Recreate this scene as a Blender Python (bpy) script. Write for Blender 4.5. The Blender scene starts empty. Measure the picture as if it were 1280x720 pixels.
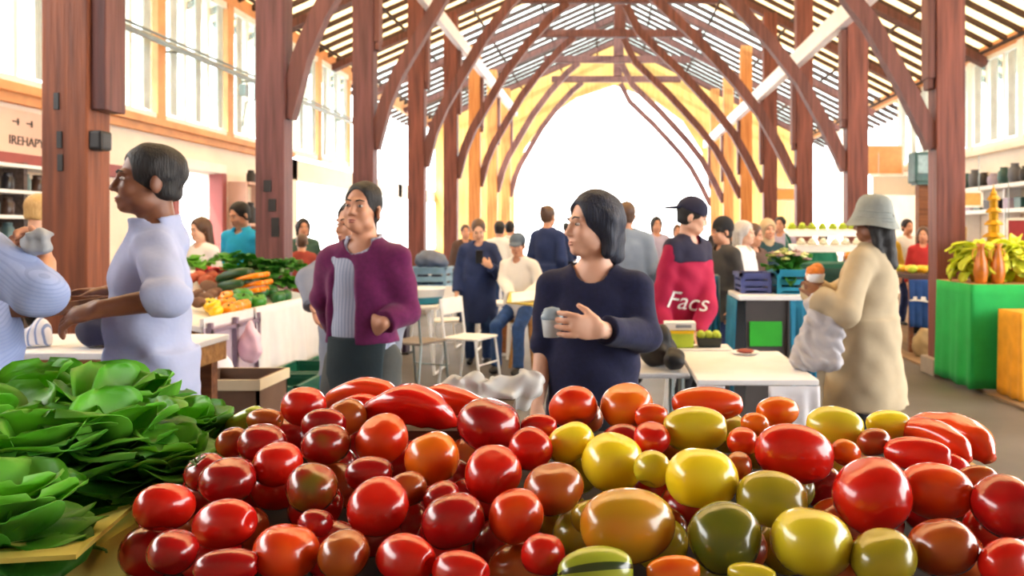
import bpy, bmesh, math, random
import numpy as np
from mathutils import Vector, Matrix, Euler, noise as mnoise

random.seed(7)
C = bpy.context.scene.collection
PI = math.pi
R = math.radians

# ------------------------------------------------------------------ camera model
FPX, VU, VV, CH = 1000.0, 763.0, 290.0, 1.5      # focal length in pixels, principal point, eye height

def at(u, v, Y):
    """World point seen at pixel (u, v) of the 1280x720 frame at depth Y."""
    return Vector(((u - VU) * Y / FPX, Y, CH - (v - VV) * Y / FPX))

def ground(u, v, z=0.0):
    Y = FPX * (CH - z) / (v - VV)
    return at(u, v, Y)

# ------------------------------------------------------------------ materials
MATS = {}

def srgb(r, g, b):
    f = lambda c: (c / 255.0) / 12.92 if c / 255.0 <= 0.04045 else ((c / 255.0 + 0.055) / 1.055) ** 2.4
    return (f(r), f(g), f(b), 1.0)

def mat(name, col, rough=0.6, var=0.15, scale=8.0, bump=0.0, bscale=40.0, stretch=(1, 1, 1), metal=0.0,
        col2=None, spec=0.5, coat=0.0, emit=0.0, sheen=0.0, trans=0.0, coords='Object', detail=4.0):
    """Principled material whose base colour wanders between two tones of a noise texture."""
    if name in MATS:
        return MATS[name]
    m = bpy.data.materials.new(name)
    m.use_nodes = True
    nt = m.node_tree
    n, l = nt.nodes, nt.links
    b = n['Principled BSDF']
    tc = n.new('ShaderNodeTexCoord')
    mp = n.new('ShaderNodeMapping')
    mp.inputs['Scale'].default_value = stretch
    l.new(tc.outputs[coords], mp.inputs['Vector'])
    nz = n.new('ShaderNodeTexNoise')
    nz.inputs['Scale'].default_value = scale
    nz.inputs['Detail'].default_value = detail
    l.new(mp.outputs['Vector'], nz.inputs['Vector'])
    rp = n.new('ShaderNodeValToRGB')
    c1 = srgb(*col)
    if col2 is None:
        c0 = tuple(x * (1 - var) for x in c1[:3]) + (1,)
        c2 = tuple(min(1, x * (1 + var)) for x in c1[:3]) + (1,)
    else:
        c0, c2 = c1, srgb(*col2)
    rp.color_ramp.elements[0].position = 0.32
    rp.color_ramp.elements[1].position = 0.68
    rp.color_ramp.elements[0].color = c0
    rp.color_ramp.elements[1].color = c2
    l.new(nz.outputs['Fac'], rp.inputs['Fac'])
    l.new(rp.outputs['Color'], b.inputs['Base Color'])
    b.inputs['Roughness'].default_value = rough
    b.inputs['Metallic'].default_value = metal
    b.inputs['Specular IOR Level'].default_value = spec
    b.inputs['Coat Weight'].default_value = coat
    b.inputs['Coat Roughness'].default_value = 0.08
    b.inputs['Sheen Weight'].default_value = sheen
    b.inputs['Transmission Weight'].default_value = trans
    if emit:
        l.new(rp.outputs['Color'], b.inputs['Emission Color'])
        b.inputs['Emission Strength'].default_value = emit
    if bump:
        nb = n.new('ShaderNodeTexNoise')
        nb.inputs['Scale'].default_value = bscale
        nb.inputs['Detail'].default_value = 3.0
        l.new(mp.outputs['Vector'], nb.inputs['Vector'])
        bp = n.new('ShaderNodeBump')
        bp.inputs['Strength'].default_value = bump
        bp.inputs['Distance'].default_value = 0.01
        l.new(nb.outputs['Fac'], bp.inputs['Height'])
        l.new(bp.outputs['Normal'], b.inputs['Normal'])
    MATS[name] = m
    return m

def mat_wood(name, dark, light, scale=3.0, rough=0.65, axis='Z'):
    if name in MATS:
        return MATS[name]
    st = {'Z': (9, 9, 0.55), 'X': (0.55, 9, 9), 'Y': (9, 0.55, 9)}[axis]
    return mat(name, dark, rough=rough, scale=scale, col2=light, stretch=st, bump=0.35, bscale=6.0, detail=6.0)

def mat_stripe(name, base, line, freq=90.0, width=0.25, rough=0.8, axis='X', bump=0.2):
    """Woven cloth with fine parallel stripes (object space)."""
    if name in MATS:
        return MATS[name]
    m = mat(name, base, rough=rough, var=0.1, scale=6, bump=bump, bscale=25)
    nt = m.node_tree
    n, l = nt.nodes, nt.links
    b = n['Principled BSDF']
    src = b.inputs['Base Color'].links[0].from_socket
    tc = n.new('ShaderNodeTexCoord')
    sp = n.new('ShaderNodeVectorMath'); sp.operation = 'DOT_PRODUCT'
    sp.inputs[1].default_value = {'X': (1, 0, 0), 'Y': (0, 1, 0), 'Z': (0, 0, 1)}[axis] if isinstance(axis, str) else axis
    l.new(tc.outputs['Object'], sp.inputs[0])
    mu = n.new('ShaderNodeMath'); mu.operation = 'MULTIPLY'; mu.inputs[1].default_value = freq
    l.new(sp.outputs['Value'], mu.inputs[0])
    fr = n.new('ShaderNodeMath'); fr.operation = 'FRACT'
    l.new(mu.outputs[0], fr.inputs[0])
    ls = n.new('ShaderNodeMath'); ls.operation = 'LESS_THAN'; ls.inputs[1].default_value = width
    l.new(fr.outputs[0], ls.inputs[0])
    mx = n.new('ShaderNodeMix'); mx.data_type = 'RGBA'
    l.new(ls.outputs[0], mx.inputs[0])
    l.new(src, mx.inputs[6])
    mx.inputs[7].default_value = srgb(*line)
    l.new(mx.outputs[2], b.inputs['Base Color'])
    return m

def mat_glass(name, tint=(235, 245, 245), rough=0.05, alpha=0.25):
    """Thin window or cup glass: mostly see-through with a glossy skin."""
    if name in MATS:
        return MATS[name]
    m = bpy.data.materials.new(name)
    m.use_nodes = True
    nt = m.node_tree
    n, l = nt.nodes, nt.links
    for x in list(n):
        n.remove(x)
    out = n.new('ShaderNodeOutputMaterial')
    tr = n.new('ShaderNodeBsdfTransparent'); tr.inputs[0].default_value = srgb(*tint)
    df = n.new('ShaderNodeBsdfPrincipled'); df.inputs['Base Color'].default_value = srgb(*tint)
    df.inputs['Roughness'].default_value = rough
    nz = n.new('ShaderNodeTexNoise'); nz.inputs['Scale'].default_value = 2.0
    ad = n.new('ShaderNodeMath'); ad.operation = 'MULTIPLY_ADD'
    ad.inputs[1].default_value = 0.15; ad.inputs[2].default_value = alpha - 0.07
    l.new(nz.outputs['Fac'], ad.inputs[0])
    mx = n.new('ShaderNodeMixShader')
    l.new(ad.outputs[0], mx.inputs[0])
    l.new(tr.outputs[0], mx.inputs[1]); l.new(df.outputs[0], mx.inputs[2])
    l.new(mx.outputs[0], out.inputs[0])
    MATS[name] = m
    return m

# ------------------------------------------------------------------ scene graph helpers
def link(o, parent=None):
    C.objects.link(o)
    if parent is not None:
        o.parent = parent
    return o

def tag(o, label=None, cat=None, group=None, kind=None):
    if label: o['label'] = label
    if cat: o['category'] = cat
    if group: o['group'] = group
    if kind: o['kind'] = kind
    return o

def thing(name, label, cat, loc=(0, 0, 0), rz=0.0, group=None):
    o = bpy.data.objects.new(name, None)
    o.empty_display_size = 0.1
    C.objects.link(o)
    o.location = loc
    o.rotation_euler = (0, 0, rz)
    return tag(o, label, cat, group)

def finish(name, bm, m, parent=None, smooth=False, loc=None):
    me = bpy.data.meshes.new(name)
    bmesh.ops.recalc_face_normals(bm, faces=bm.faces)
    if smooth:
        for f in bm.faces:
            f.smooth = True
    bm.to_mesh(me)
    bm.free()
    for x in (m if isinstance(m, (list, tuple)) else [m]):
        me.materials.append(x)
    o = bpy.data.objects.new(name, me)
    link(o, parent)
    if loc is not None:
        o.location = loc
    return o

def dup(root, loc=None, rz=None, label=None, group=None):
    r = root.copy(); C.objects.link(r)
    if loc is not None: r.location = loc
    if rz is not None: r.rotation_euler = (0, 0, rz)
    if label: r['label'] = label
    if group: r['group'] = group
    for ch in list(root.children):
        c = ch.copy(); C.objects.link(c); c.parent = r
        for g in list(ch.children):
            d = g.copy(); C.objects.link(d); d.parent = c
    return r

def remat(o, m):
    """Give a copy that shares mesh data a material of its own."""
    o.material_slots[0].link = 'OBJECT'
    o.material_slots[0].material = m

def B():
    return bmesh.new()

def box(bm, c, s, rot=None, bevel=0.0, taper=1.0):
    M = Matrix.Translation(Vector(c))
    if rot is not None:
        M = M @ Euler(rot).to_matrix().to_4x4()
    r = bmesh.ops.create_cube(bm, size=1.0, matrix=M @ Matrix.Diagonal((s[0], s[1], s[2], 1)))
    vs = r['verts']
    if taper != 1.0:
        for v in vs:
            q = M.inverted() @ v.co
            if q.z < 0:
                v.co = M @ Vector((q.x * taper, q.y * taper, q.z))
    if bevel:
        es = list({e for v in vs for e in v.link_edges})
        bmesh.ops.bevel(bm, geom=es, offset=bevel, segments=2, affect='EDGES', profile=0.6)
    return vs

def beam(bm, a, b, w, h, up=(0, 0, 1), bevel=0.0):
    """Rectangular bar from a to b, w across, h along up."""
    a, b = Vector(a), Vector(b)
    d = b - a
    L = d.length
    z = d.normalized()
    x = Vector(up).cross(z)
    if x.length < 1e-5:
        x = Vector((1, 0, 0)).cross(z)
    x.normalize()
    y = z.cross(x)
    M = Matrix((x, y, z)).transposed().to_4x4()
    M.translation = (a + b) / 2
    r = bmesh.ops.create_cube(bm, size=1.0, matrix=M @ Matrix.Diagonal((w, h, L, 1)))
    if bevel:
        es = list({e for v in r['verts'] for e in v.link_edges})
        bmesh.ops.bevel(bm, geom=es, offset=bevel, segments=1, affect='EDGES')

def sweep(bm, pts, section, closed_caps=True, up=(0, 1, 0)):
    """Loft a closed 2-D section (list of (a, b)) along pts; section may be a function of t."""
    pts = [Vector(p) for p in pts]
    rings = []
    n = len(pts)
    for i, p in enumerate(pts):
        t = (pts[min(i + 1, n - 1)] - pts[max(i - 1, 0)]).normalized()
        x = Vector(up).cross(t)
        if x.length < 1e-4:
            x = Vector((1, 0, 0)).cross(t)
        x.normalize()
        y = t.cross(x)
        sec = section(i / (n - 1)) if callable(section) else section
        rings.append([bm.verts.new(p + x * a + y * b) for a, b in sec])
    k = len(rings[0])
    for i in range(n - 1):
        for j in range(k):
            bm.faces.new((rings[i][j], rings[i][(j + 1) % k], rings[i + 1][(j + 1) % k], rings[i + 1][j]))
    if closed_caps:
        bm.faces.new(rings[0][::-1])
        bm.faces.new(rings[-1])
    return rings

def circ(r, k=10, sy=1.0):
    return [(r * math.cos(2 * PI * i / k), r * sy * math.sin(2 * PI * i / k)) for i in range(k)]

def tube(bm, pts, r, k=8, up=(0, 1, 0.013)):
    if callable(r):
        sweep(bm, pts, lambda t: circ(max(r(t), 1e-4), k), up=up)
    else:
        sweep(bm, pts, circ(r, k), up=up)

def lathe(bm, prof, c=(0, 0, 0), k=24, squash=(1, 1)):
    """Spin a profile [(r, z)...] about the vertical through c."""
    c = Vector(c)
    rings = []
    for r, z in prof:
        if r < 1e-5:
            rings.append([bm.verts.new(c + Vector((0, 0, z)))])
        else:
            rings.append([bm.verts.new(c + Vector((r * squash[0] * math.cos(2 * PI * i / k), r * squash[1] * math.sin(2 * PI * i / k), z))) for i in range(k)])
    for a, b in zip(rings[:-1], rings[1:]):
        for i in range(k):
            j = (i + 1) % k
            if len(a) == 1 and len(b) == 1:
                continue
            if len(a) == 1:
                bm.faces.new((a[0], b[j], b[i]))
            elif len(b) == 1:
                bm.faces.new((a[i], a[j], b[0]))
            else:
                bm.faces.new((a[i], a[j], b[j], b[i]))
    if len(rings[0]) > 1: bm.faces.new(rings[0][::-1])
    if len(rings[-1]) > 1: bm.faces.new(rings[-1])

def ball(bm, c, r, seg=14, rot=None):
    M = Matrix.Translation(Vector(c))
    if rot is not None:
        M = M @ Euler(rot).to_matrix().to_4x4()
    s = (r, r, r) if not hasattr(r, '__len__') else r
    return bmesh.ops.create_uvsphere(bm, u_segments=seg, v_segments=max(6, seg * 2 // 3), radius=1.0, matrix=M @ Matrix.Diagonal((s[0], s[1], s[2], 1)))['verts']

# ------------------------------------------------------------------ implicit surfaces (bodies, hair, cloth)
class Field:
    """Smooth union of tapered capsules and ellipsoids, meshed with surface nets."""
    def __init__(self):
        self.ops = []

    def cone(self, a, b, ra, rb, k=0.02, sub=False, flat=False):
        a, b = Vector(a), Vector(b)
        r = max(ra, rb)
        lo = [min(a[i], b[i]) - r for i in range(3)]
        hi = [max(a[i], b[i]) + r for i in range(3)]
        self.ops.append(('c', a, b, ra, rb, k, sub, flat, lo, hi))
        return self

    def ell(self, c, r, k=0.03, rot=None, sub=False):
        c = Vector(c)
        m = max(r)
        Rm = np.eye(3) if rot is None else np.array(rot)
        self.ops.append(('e', c, r, Rm, None, k, sub, None, [x - m for x in c], [x + m for x in c]))
        return self

    def skirt(self, c0, c1, r0, r1, k=0.02, sub=False):
        """Elliptic frustum between heights (c1 above c0)."""
        c0, c1 = Vector(c0), Vector(c1)
        m = max(*r0, *r1)
        lo = [min(c0[i], c1[i]) - m for i in range(3)]
        hi = [max(c0[i], c1[i]) + m for i in range(3)]
        lo[2], hi[2] = min(c0.z, c1.z), max(c0.z, c1.z)
        self.ops.append(('s', c0, c1, r0, r1, k, sub, None, lo, hi))
        return self

    def cut(self, p, n):
        """Remove everything on the side the normal n points to."""
        self.ops.append(('p', Vector(p), Vector(n).normalized(), None, None, 0, True, None, None, None))
        return self

    def mesh(self, name, vox, wrinkle=0.0, wfreq=1.0, seed=0.0):
        add = [o for o in self.ops if o[0] != 'p' and not o[6]]
        pad = 2.5 * vox + wrinkle
        lo = np.array([min(o[8][i] for o in add) for i in range(3)]) - pad
        hi = np.array([max(o[9][i] for o in add) for i in range(3)]) + pad
        N = np.ceil((hi - lo) / vox).astype(int) + 1
        ax = [(lo[i] + vox * np.arange(N[i])).astype(np.float32) for i in range(3)]
        D = np.full(N, 0.2, np.float32)
        for o in self.ops:
            if o[0] == 'p':
                p, nn = o[1], o[2]
                d = (ax[0][:, None, None] - p.x) * nn.x + (ax[1][None, :, None] - p.y) * nn.y + (ax[2][None, None, :] - p.z) * nn.z
                np.maximum(D, d, out=D)
                continue
            k = o[5]
            g = pad + k
            i0 = np.maximum(0, np.floor((np.array(o[8]) - g - lo) / vox).astype(int))
            i1 = np.minimum(N, np.ceil((np.array(o[9]) + g - lo) / vox).astype(int) + 1)
            if np.any(i1 <= i0):
                continue
            sl = tuple(slice(a, b) for a, b in zip(i0, i1))
            X = ax[0][sl[0]][:, None, None]; Y = ax[1][sl[1]][None, :, None]; Z = ax[2][sl[2]][None, None, :]
            if o[0] == 'c':
                a, b, ra, rb, flat = o[1], o[2], o[3], o[4], o[7]
                d = b - a
                L2 = max(d.length_squared, 1e-9)
                px, py, pz = X - a.x, Y - a.y, Z - a.z
                t0 = (px * d.x + py * d.y + pz * d.z) / L2
                t = np.clip(t0, 0, 1)
                q = np.sqrt((px - t * d.x) ** 2 + (py - t * d.y) ** 2 + (pz - t * d.z) ** 2) - (ra + (rb - ra) * t)
                if flat:
                    q = np.maximum(q, (t0 - 1) * math.sqrt(L2))
            elif o[0] == 'e':
                c, r, Rm = o[1], o[2], o[3]
                px, py, pz = X - c.x, Y - c.y, Z - c.z
                lx = px * Rm[0, 0] + py * Rm[1, 0] + pz * Rm[2, 0]
                ly = px * Rm[0, 1] + py * Rm[1, 1] + pz * Rm[2, 1]
                lz = px * Rm[0, 2] + py * Rm[1, 2] + pz * Rm[2, 2]
                k0 = np.sqrt((lx / r[0]) ** 2 + (ly / r[1]) ** 2 + (lz / r[2]) ** 2)
                k1 = np.sqrt((lx / r[0] ** 2) ** 2 + (ly / r[1] ** 2) ** 2 + (lz / r[2] ** 2) ** 2) + 1e-6
                q = k0 * (k0 - 1) / k1
            else:
                c0, c1, r0, r1 = o[1], o[2], o[3], o[4]
                t = np.clip((Z - c0.z) / (c1.z - c0.z), 0, 1)
                rx = r0[0] + (r1[0] - r0[0]) * t; ry = r0[1] + (r1[1] - r0[1]) * t
                qx = (X - (c0.x + (c1.x - c0.x) * t)) / rx; qy = (Y - (c0.y + (c1.y - c0.y) * t)) / ry
                q = (np.sqrt(qx ** 2 + qy ** 2) - 1) * np.minimum(rx, ry)
                q = np.maximum(q, np.maximum(min(c0.z, c1.z) - Z, Z - max(c0.z, c1.z)))
            S = D[sl]
            if o[6]:
                if k > 0:
                    h = np.clip(0.5 - 0.5 * (S + q) / k, 0, 1)
                    D[sl] = S + (-q - S) * h + k * h * (1 - h)
                else:
                    D[sl] = np.maximum(S, -q)
            else:
                if k > 0:
                    h = np.clip(0.5 + 0.5 * (S - q) / k, 0, 1)
                    D[sl] = S + (q - S) * h - k * h * (1 - h)
                else:
                    D[sl] = np.minimum(S, q)
        if wrinkle:
            X = ax[0][:, None, None] * wfreq; Y = ax[1][None, :, None] * wfreq; Z = ax[2][None, None, :] * wfreq
            w = np.sin(23 * X + 9 * Z + 2.2 * np.sin(11 * Z + 7 * Y + seed) + seed) * np.sin(17 * Y - 13 * Z + 1.7 * np.sin(15 * X + seed))
            w = w + 0.5 * np.sin(41 * Z + 19 * X + 2 * np.sin(23 * Y + seed * 2) + seed)
            D += (wrinkle * w).astype(np.float32)
        return surface_nets(D, lo, vox)

def surface_nets(D, lo, vox):
    ins = D < 0
    n = np.array(D.shape)
    cs = np.zeros(n - 1, np.int8)
    for dx in (0, 1):
        for dy in (0, 1):
            for dz in (0, 1):
                cs += ins[dx:n[0] - 1 + dx, dy:n[1] - 1 + dy, dz:n[2] - 1 + dz]
    act = (cs > 0) & (cs < 8)
    idx = np.argwhere(act)
    ids = np.full(n - 1, -1, np.int64)
    ids[act] = np.arange(len(idx))
    P = np.zeros((len(idx), 3), np.float64)
    W = np.zeros(len(idx))
    corners = [(a, b, c) for a in (0, 1) for b in (0, 1) for c in (0, 1)]
    for ca in corners:
        for ax_ in range(3):
            if ca[ax_] == 1:
                continue
            cb = list(ca); cb[ax_] = 1
            da = D[idx[:, 0] + ca[0], idx[:, 1] + ca[1], idx[:, 2] + ca[2]]
            db = D[idx[:, 0] + cb[0], idx[:, 1] + cb[1], idx[:, 2] + cb[2]]
            x = (da < 0) != (db < 0)
            t = np.where(x, da / np.where(np.abs(da - db) < 1e-9, 1e-9, da - db), 0)
            p = np.tile(np.array(ca, float), (len(idx), 1))
            p[:, ax_] += t
            P += p * x[:, None]
            W += x
    V = (idx + P / np.maximum(W, 1)[:, None]) * vox + lo
    faces = []
    for ax_ in range(3):
        o1, o2 = (ax_ + 1) % 3, (ax_ + 2) % 3
        sa = [slice(1, -1)] * 3; sb = [slice(1, -1)] * 3
        sa[ax_] = slice(0, n[ax_] - 1); sb[ax_] = slice(1, n[ax_])
        ia, ib = ins[tuple(sa)], ins[tuple(sb)]
        e = np.argwhere(ia != ib)
        if not len(e):
            continue
        flip = ia[e[:, 0], e[:, 1], e[:, 2]]
        g = e.copy()
        g[:, o1] += 1; g[:, o2] += 1
        quad = []
        for s1, s2 in ((-1, -1), (0, -1), (0, 0), (-1, 0)):
            h = g.copy(); h[:, o1] += s1; h[:, o2] += s2
            quad.append(ids[h[:, 0], h[:, 1], h[:, 2]])
        q = np.stack(quad, 1)
        q[~flip] = q[~flip][:, ::-1]
        faces.append(q)
    F = np.concatenate(faces) if faces else np.zeros((0, 4), int)
    F = F[(F >= 0).all(1)]
    return V, F

def mesh_obj(name, VF, m, parent=None):
    V, F = VF
    me = bpy.data.meshes.new(name)
    me.vertices.add(len(V)); me.vertices.foreach_set('co', V.astype(np.float32).ravel())
    me.loops.add(len(F) * 4); me.loops.foreach_set('vertex_index', F.astype(np.int32).ravel())
    me.polygons.add(len(F))
    me.polygons.foreach_set('loop_start', np.arange(0, len(F) * 4, 4, dtype=np.int32))
    me.polygons.foreach_set('use_smooth', np.ones(len(F), bool))
    me.update(calc_edges=True)
    me.validate()
    me.materials.append(m)
    o = bpy.data.objects.new(name, me)
    return link(o, parent)
# ------------------------------------------------------------------ palette
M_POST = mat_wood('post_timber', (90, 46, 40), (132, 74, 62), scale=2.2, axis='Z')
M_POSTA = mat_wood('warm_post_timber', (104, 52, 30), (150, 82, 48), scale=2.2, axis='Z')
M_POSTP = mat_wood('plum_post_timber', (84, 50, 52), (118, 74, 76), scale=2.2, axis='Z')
M_GLOWPOST = mat_wood('glow_tinted_timber', (176, 108, 52), (206, 140, 76), scale=2.2, axis='Z')  # far posts: the bright glow of the far end put into the timber colour
M_BRACE = mat_wood('brace_timber', (84, 48, 46), (118, 72, 66), scale=2.2, axis='Z')
M_RAFTER = mat('rafter_timber', (62, 42, 36), rough=0.75, var=0.25, scale=5)
M_PLATE = mat('white_plate', (236, 230, 236), rough=0.5, var=0.04, scale=3)  # plate beams, one even near-white tone
M_PLASTER = mat('cream_plaster', (244, 232, 216), rough=0.85, var=0.05, scale=2, bump=0.1, bscale=30)
M_PINK = mat('pink_render', (222, 186, 172), rough=0.85, var=0.08, scale=2, bump=0.1, bscale=30)
M_ORANGE = mat('orange_timber', (222, 158, 104), rough=0.6, var=0.12, scale=4)
M_REDWOOD = mat('red_painted_wood', (140, 62, 58), rough=0.55, var=0.12, scale=4)
M_CONC = mat('concrete_floor', (74, 70, 68), rough=0.55, scale=1.1, col2=(98, 94, 92), bump=0.06, bscale=12, detail=8)
M_PLATFORM = mat_wood('platform_boards', (112, 88, 62), (146, 118, 88), scale=2.0, axis='Y')
M_WFRAME = mat('window_paint', (238, 234, 224), rough=0.5, var=0.04, scale=4)
M_SHUTTER = mat('grey_shutter', (196, 206, 206), rough=0.7, var=0.1, scale=5)
M_GLASS = mat_glass('window_glass')
M_STEEL = mat('galvanised_steel', (140, 150, 150), rough=0.35, metal=0.8, var=0.1)
M_IRON = mat('dark_iron', (30, 28, 30), rough=0.5, var=0.2)
M_WHITE = mat('white_paint', (238, 238, 240), rough=0.45, var=0.04)

def translucent(name, col, f=0.55):
    m = bpy.data.materials.new(name); m.use_nodes = True
    nt = m.node_tree; n, l = nt.nodes, nt.links
    for x in list(n): n.remove(x)
    out = n.new('ShaderNodeOutputMaterial')
    tc = n.new('ShaderNodeTexCoord')
    nz = n.new('ShaderNodeTexNoise'); nz.inputs['Scale'].default_value = 1.5
    l.new(tc.outputs['Object'], nz.inputs['Vector'])
    rp = n.new('ShaderNodeValToRGB')
    c = srgb(*col)
    rp.color_ramp.elements[0].color = tuple(x * 0.85 for x in c[:3]) + (1,)
    rp.color_ramp.elements[1].color = c
    l.new(nz.outputs['Fac'], rp.inputs['Fac'])
    d = n.new('ShaderNodeBsdfDiffuse'); t = n.new('ShaderNodeBsdfTranslucent')
    l.new(rp.outputs['Color'], d.inputs[0]); l.new(rp.outputs['Color'], t.inputs[0])
    mx = n.new('ShaderNodeMixShader'); mx.inputs[0].default_value = f
    l.new(d.outputs[0], mx.inputs[1]); l.new(t.outputs[0], mx.inputs[2])
    l.new(mx.outputs[0], out.inputs[0])
    return m
M_ROOF = translucent('roof_sheeting', (250, 232, 200), 0.6)

def struct(name, bm, m, parent=None, smooth=False):
    o = finish(name, bm, m, parent, smooth)
    if parent is None:
        o['kind'] = 'structure'
    return o

# ------------------------------------------------------------------ floor, roof, walls
LX, RX, YE = -6.3, 7.0, 28.7            # side walls and the far gable
RIDGE = (0.25, 8.3)
def roof_z(x):
    return RIDGE[1] - (0.443 * (RIDGE[0] - x) if x < RIDGE[0] else 0.511 * (x - RIDGE[0]))

bm = B(); box(bm, (0, 14, -0.1), (30, 64, 0.2)); struct('floor', bm, M_CONC)
bm = B(); box(bm, (5.22, 17.0, 0.012), (3.5, 22.0, 0.024), bevel=0.004); struct('floor_platform', bm, M_PLATFORM)

def ceiling(name, x0, x1, Y0, Y1, m, rafters=True):
    bm = B()
    a = [Vector((x0, Y0, roof_z(x0))), Vector((x1, Y0, roof_z(x1))), Vector((x1, Y1, roof_z(x1))), Vector((x0, Y1, roof_z(x0)))]
    vs = [bm.verts.new(p) for p in a] + [bm.verts.new(p + Vector((0, 0, 0.02))) for p in a]
    for f in ((0, 1, 2, 3), (7, 6, 5, 4), (0, 4, 5, 1), (1, 5, 6, 2), (2, 6, 7, 3), (3, 7, 4, 0)):
        bm.faces.new([vs[i] for i in f])
    c = struct(name, bm, m)
    if not rafters: return c
    y = max(8.6, Y0 + 0.2)
    while y < min(YE, Y1):
        bm = B()
        beam(bm, (x0, y, roof_z(x0) - 0.045), (x1, y, roof_z(x1) - 0.045), 0.095, 0.07, up=(0, 1, 0))
        finish('rafter', bm, M_RAFTER, c)
        y += 0.53
    for q in (0.12, 0.32, 0.52, 0.72, 0.9):
        x = x0 + (x1 - x0) * q
        bm = B()
        beam(bm, (x, max(6.0, Y0), roof_z(x) - 0.11), (x, min(YE, Y1), roof_z(x) - 0.11), 0.05, 0.05)
        finish('purlin', bm, M_RAFTER, c)
    return c
M_BOARDS = mat_wood('blocking_boards', (60, 44, 36), (92, 70, 56), axis='X')
ceiling('ceiling_left', -6.9, RIDGE[0], 4.2, 20.2, M_ROOF)
ceiling('ceiling_right', RIDGE[0], 7.6, 4.2, 20.2, M_ROOF)
# clear glazing added over the last bays so the sun brightens their posts
ceiling('ceiling_far_left', -6.9, RIDGE[0], 20.2, YE + 0.4, M_GLASS)
ceiling('ceiling_far_right', RIDGE[0], 7.6, 20.2, YE + 0.4, M_GLASS)
ceiling('ceiling_front_left', -6.9, RIDGE[0], -2.7, 4.2, M_BOARDS, False)  # unseen front roof made opaque to cut the light on the tomatoes
ceiling('ceiling_front_right', RIDGE[0], 7.6, -2.7, 4.2, M_BOARDS, False)

# far gable with its tall arched opening
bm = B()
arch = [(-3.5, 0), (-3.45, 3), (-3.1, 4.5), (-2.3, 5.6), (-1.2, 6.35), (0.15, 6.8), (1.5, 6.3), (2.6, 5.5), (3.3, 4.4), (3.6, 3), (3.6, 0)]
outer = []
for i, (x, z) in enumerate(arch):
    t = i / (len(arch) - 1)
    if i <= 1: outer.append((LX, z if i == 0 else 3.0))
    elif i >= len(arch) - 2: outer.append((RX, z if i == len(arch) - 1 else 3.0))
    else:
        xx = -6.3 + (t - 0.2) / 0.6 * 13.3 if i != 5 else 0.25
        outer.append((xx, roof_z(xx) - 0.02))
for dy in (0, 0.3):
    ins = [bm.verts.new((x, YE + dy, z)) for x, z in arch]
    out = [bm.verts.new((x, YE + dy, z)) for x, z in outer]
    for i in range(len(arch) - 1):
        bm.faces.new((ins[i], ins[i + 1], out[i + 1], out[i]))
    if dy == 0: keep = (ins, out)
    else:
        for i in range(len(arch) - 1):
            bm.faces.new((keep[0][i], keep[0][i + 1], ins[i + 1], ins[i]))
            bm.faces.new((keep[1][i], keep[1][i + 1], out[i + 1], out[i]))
struct('wall_back', bm, mat('glow_tinted_boarding', (206, 156, 84), rough=0.7, scale=2, col2=(222, 176, 104), stretch=(6, 1, 0.5)))  # warm far-end glow put into the gable colour
# unseen wall added behind the viewer to keep front light off the display
bm = B(); box(bm, (0.35, -2.6, 4.1), (14.5, 0.2, 8.2)); struct('wall_light_block', bm, mat('brown_render', (120, 96, 78), rough=0.9, var=0.15, scale=1.0))

# left wall: solid ground storey with a doorway, a ledge, a glazed storey above
bm = B()
WT = 0.25
def wl(y0, y1, z0, z1):
    box(bm, (LX - WT / 2, (y0 + y1) / 2, (z0 + z1) / 2), (WT, y1 - y0, z1 - z0))
wl(-2.5, 11.45, 0, 2.95); wl(12.75, 15.6, 0, 2.95); wl(11.45, 12.75, 2.42, 2.95); wl(2.0, YE, 5.25, 5.45)
wl(15.6, 16.1, 0, 2.95); wl(19.6, 20.0, 0, 2.95); wl(23.8, 24.2, 0, 2.95); wl(15.6, YE, 2.55, 2.95); wl(15.6, YE, 0, 0.9)
struct('wall_left', bm, M_PLASTER)
bm = B(); box(bm, (LX + 0.06, 8.8, 3.0), (0.2, 13.6, 0.1), bevel=0.01); box(bm, (LX + 0.03, 8.8, 2.9), (0.12, 13.6, 0.1)); struct('trim_1', bm, M_ORANGE)
bm = B(); box(bm, (LX + 0.02, 6.7, 2.27), (0.06, 9.3, 0.16), bevel=0.008); struct('trim_2', bm, M_REDWOOD)
bm = B(); box(bm, (LX + 0.02, 15.4, 5.3), (0.14, 26.6, 0.34), bevel=0.01); struct('trim_3', bm, M_ORANGE)

# right wall
bm = B()
def wr(y0, y1, z0, z1):
    box(bm, (RX + WT / 2, (y0 + y1) / 2, (z0 + z1) / 2), (WT, y1 - y0, z1 - z0))
wr(6.0, 21.0, 0, 2.95); wr(6.0, YE, 4.78, 4.95); wr(24.6, 25.0, 0, 4.8); wr(21.0, YE, 0, 0.8)
struct('wall_right', bm, M_PLASTER)
bm = B(); box(bm, (RX - 0.05, 17.3, 4.83), (0.14, 22.6, 0.26), bevel=0.01); struct('trim_4', bm, M_ORANGE)
bm = B(); box(bm, (RX - 0.08, 13.5, 2.98), (0.2, 15.0, 0.1), bevel=0.01); struct('trim_5', bm, M_PLASTER)

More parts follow.
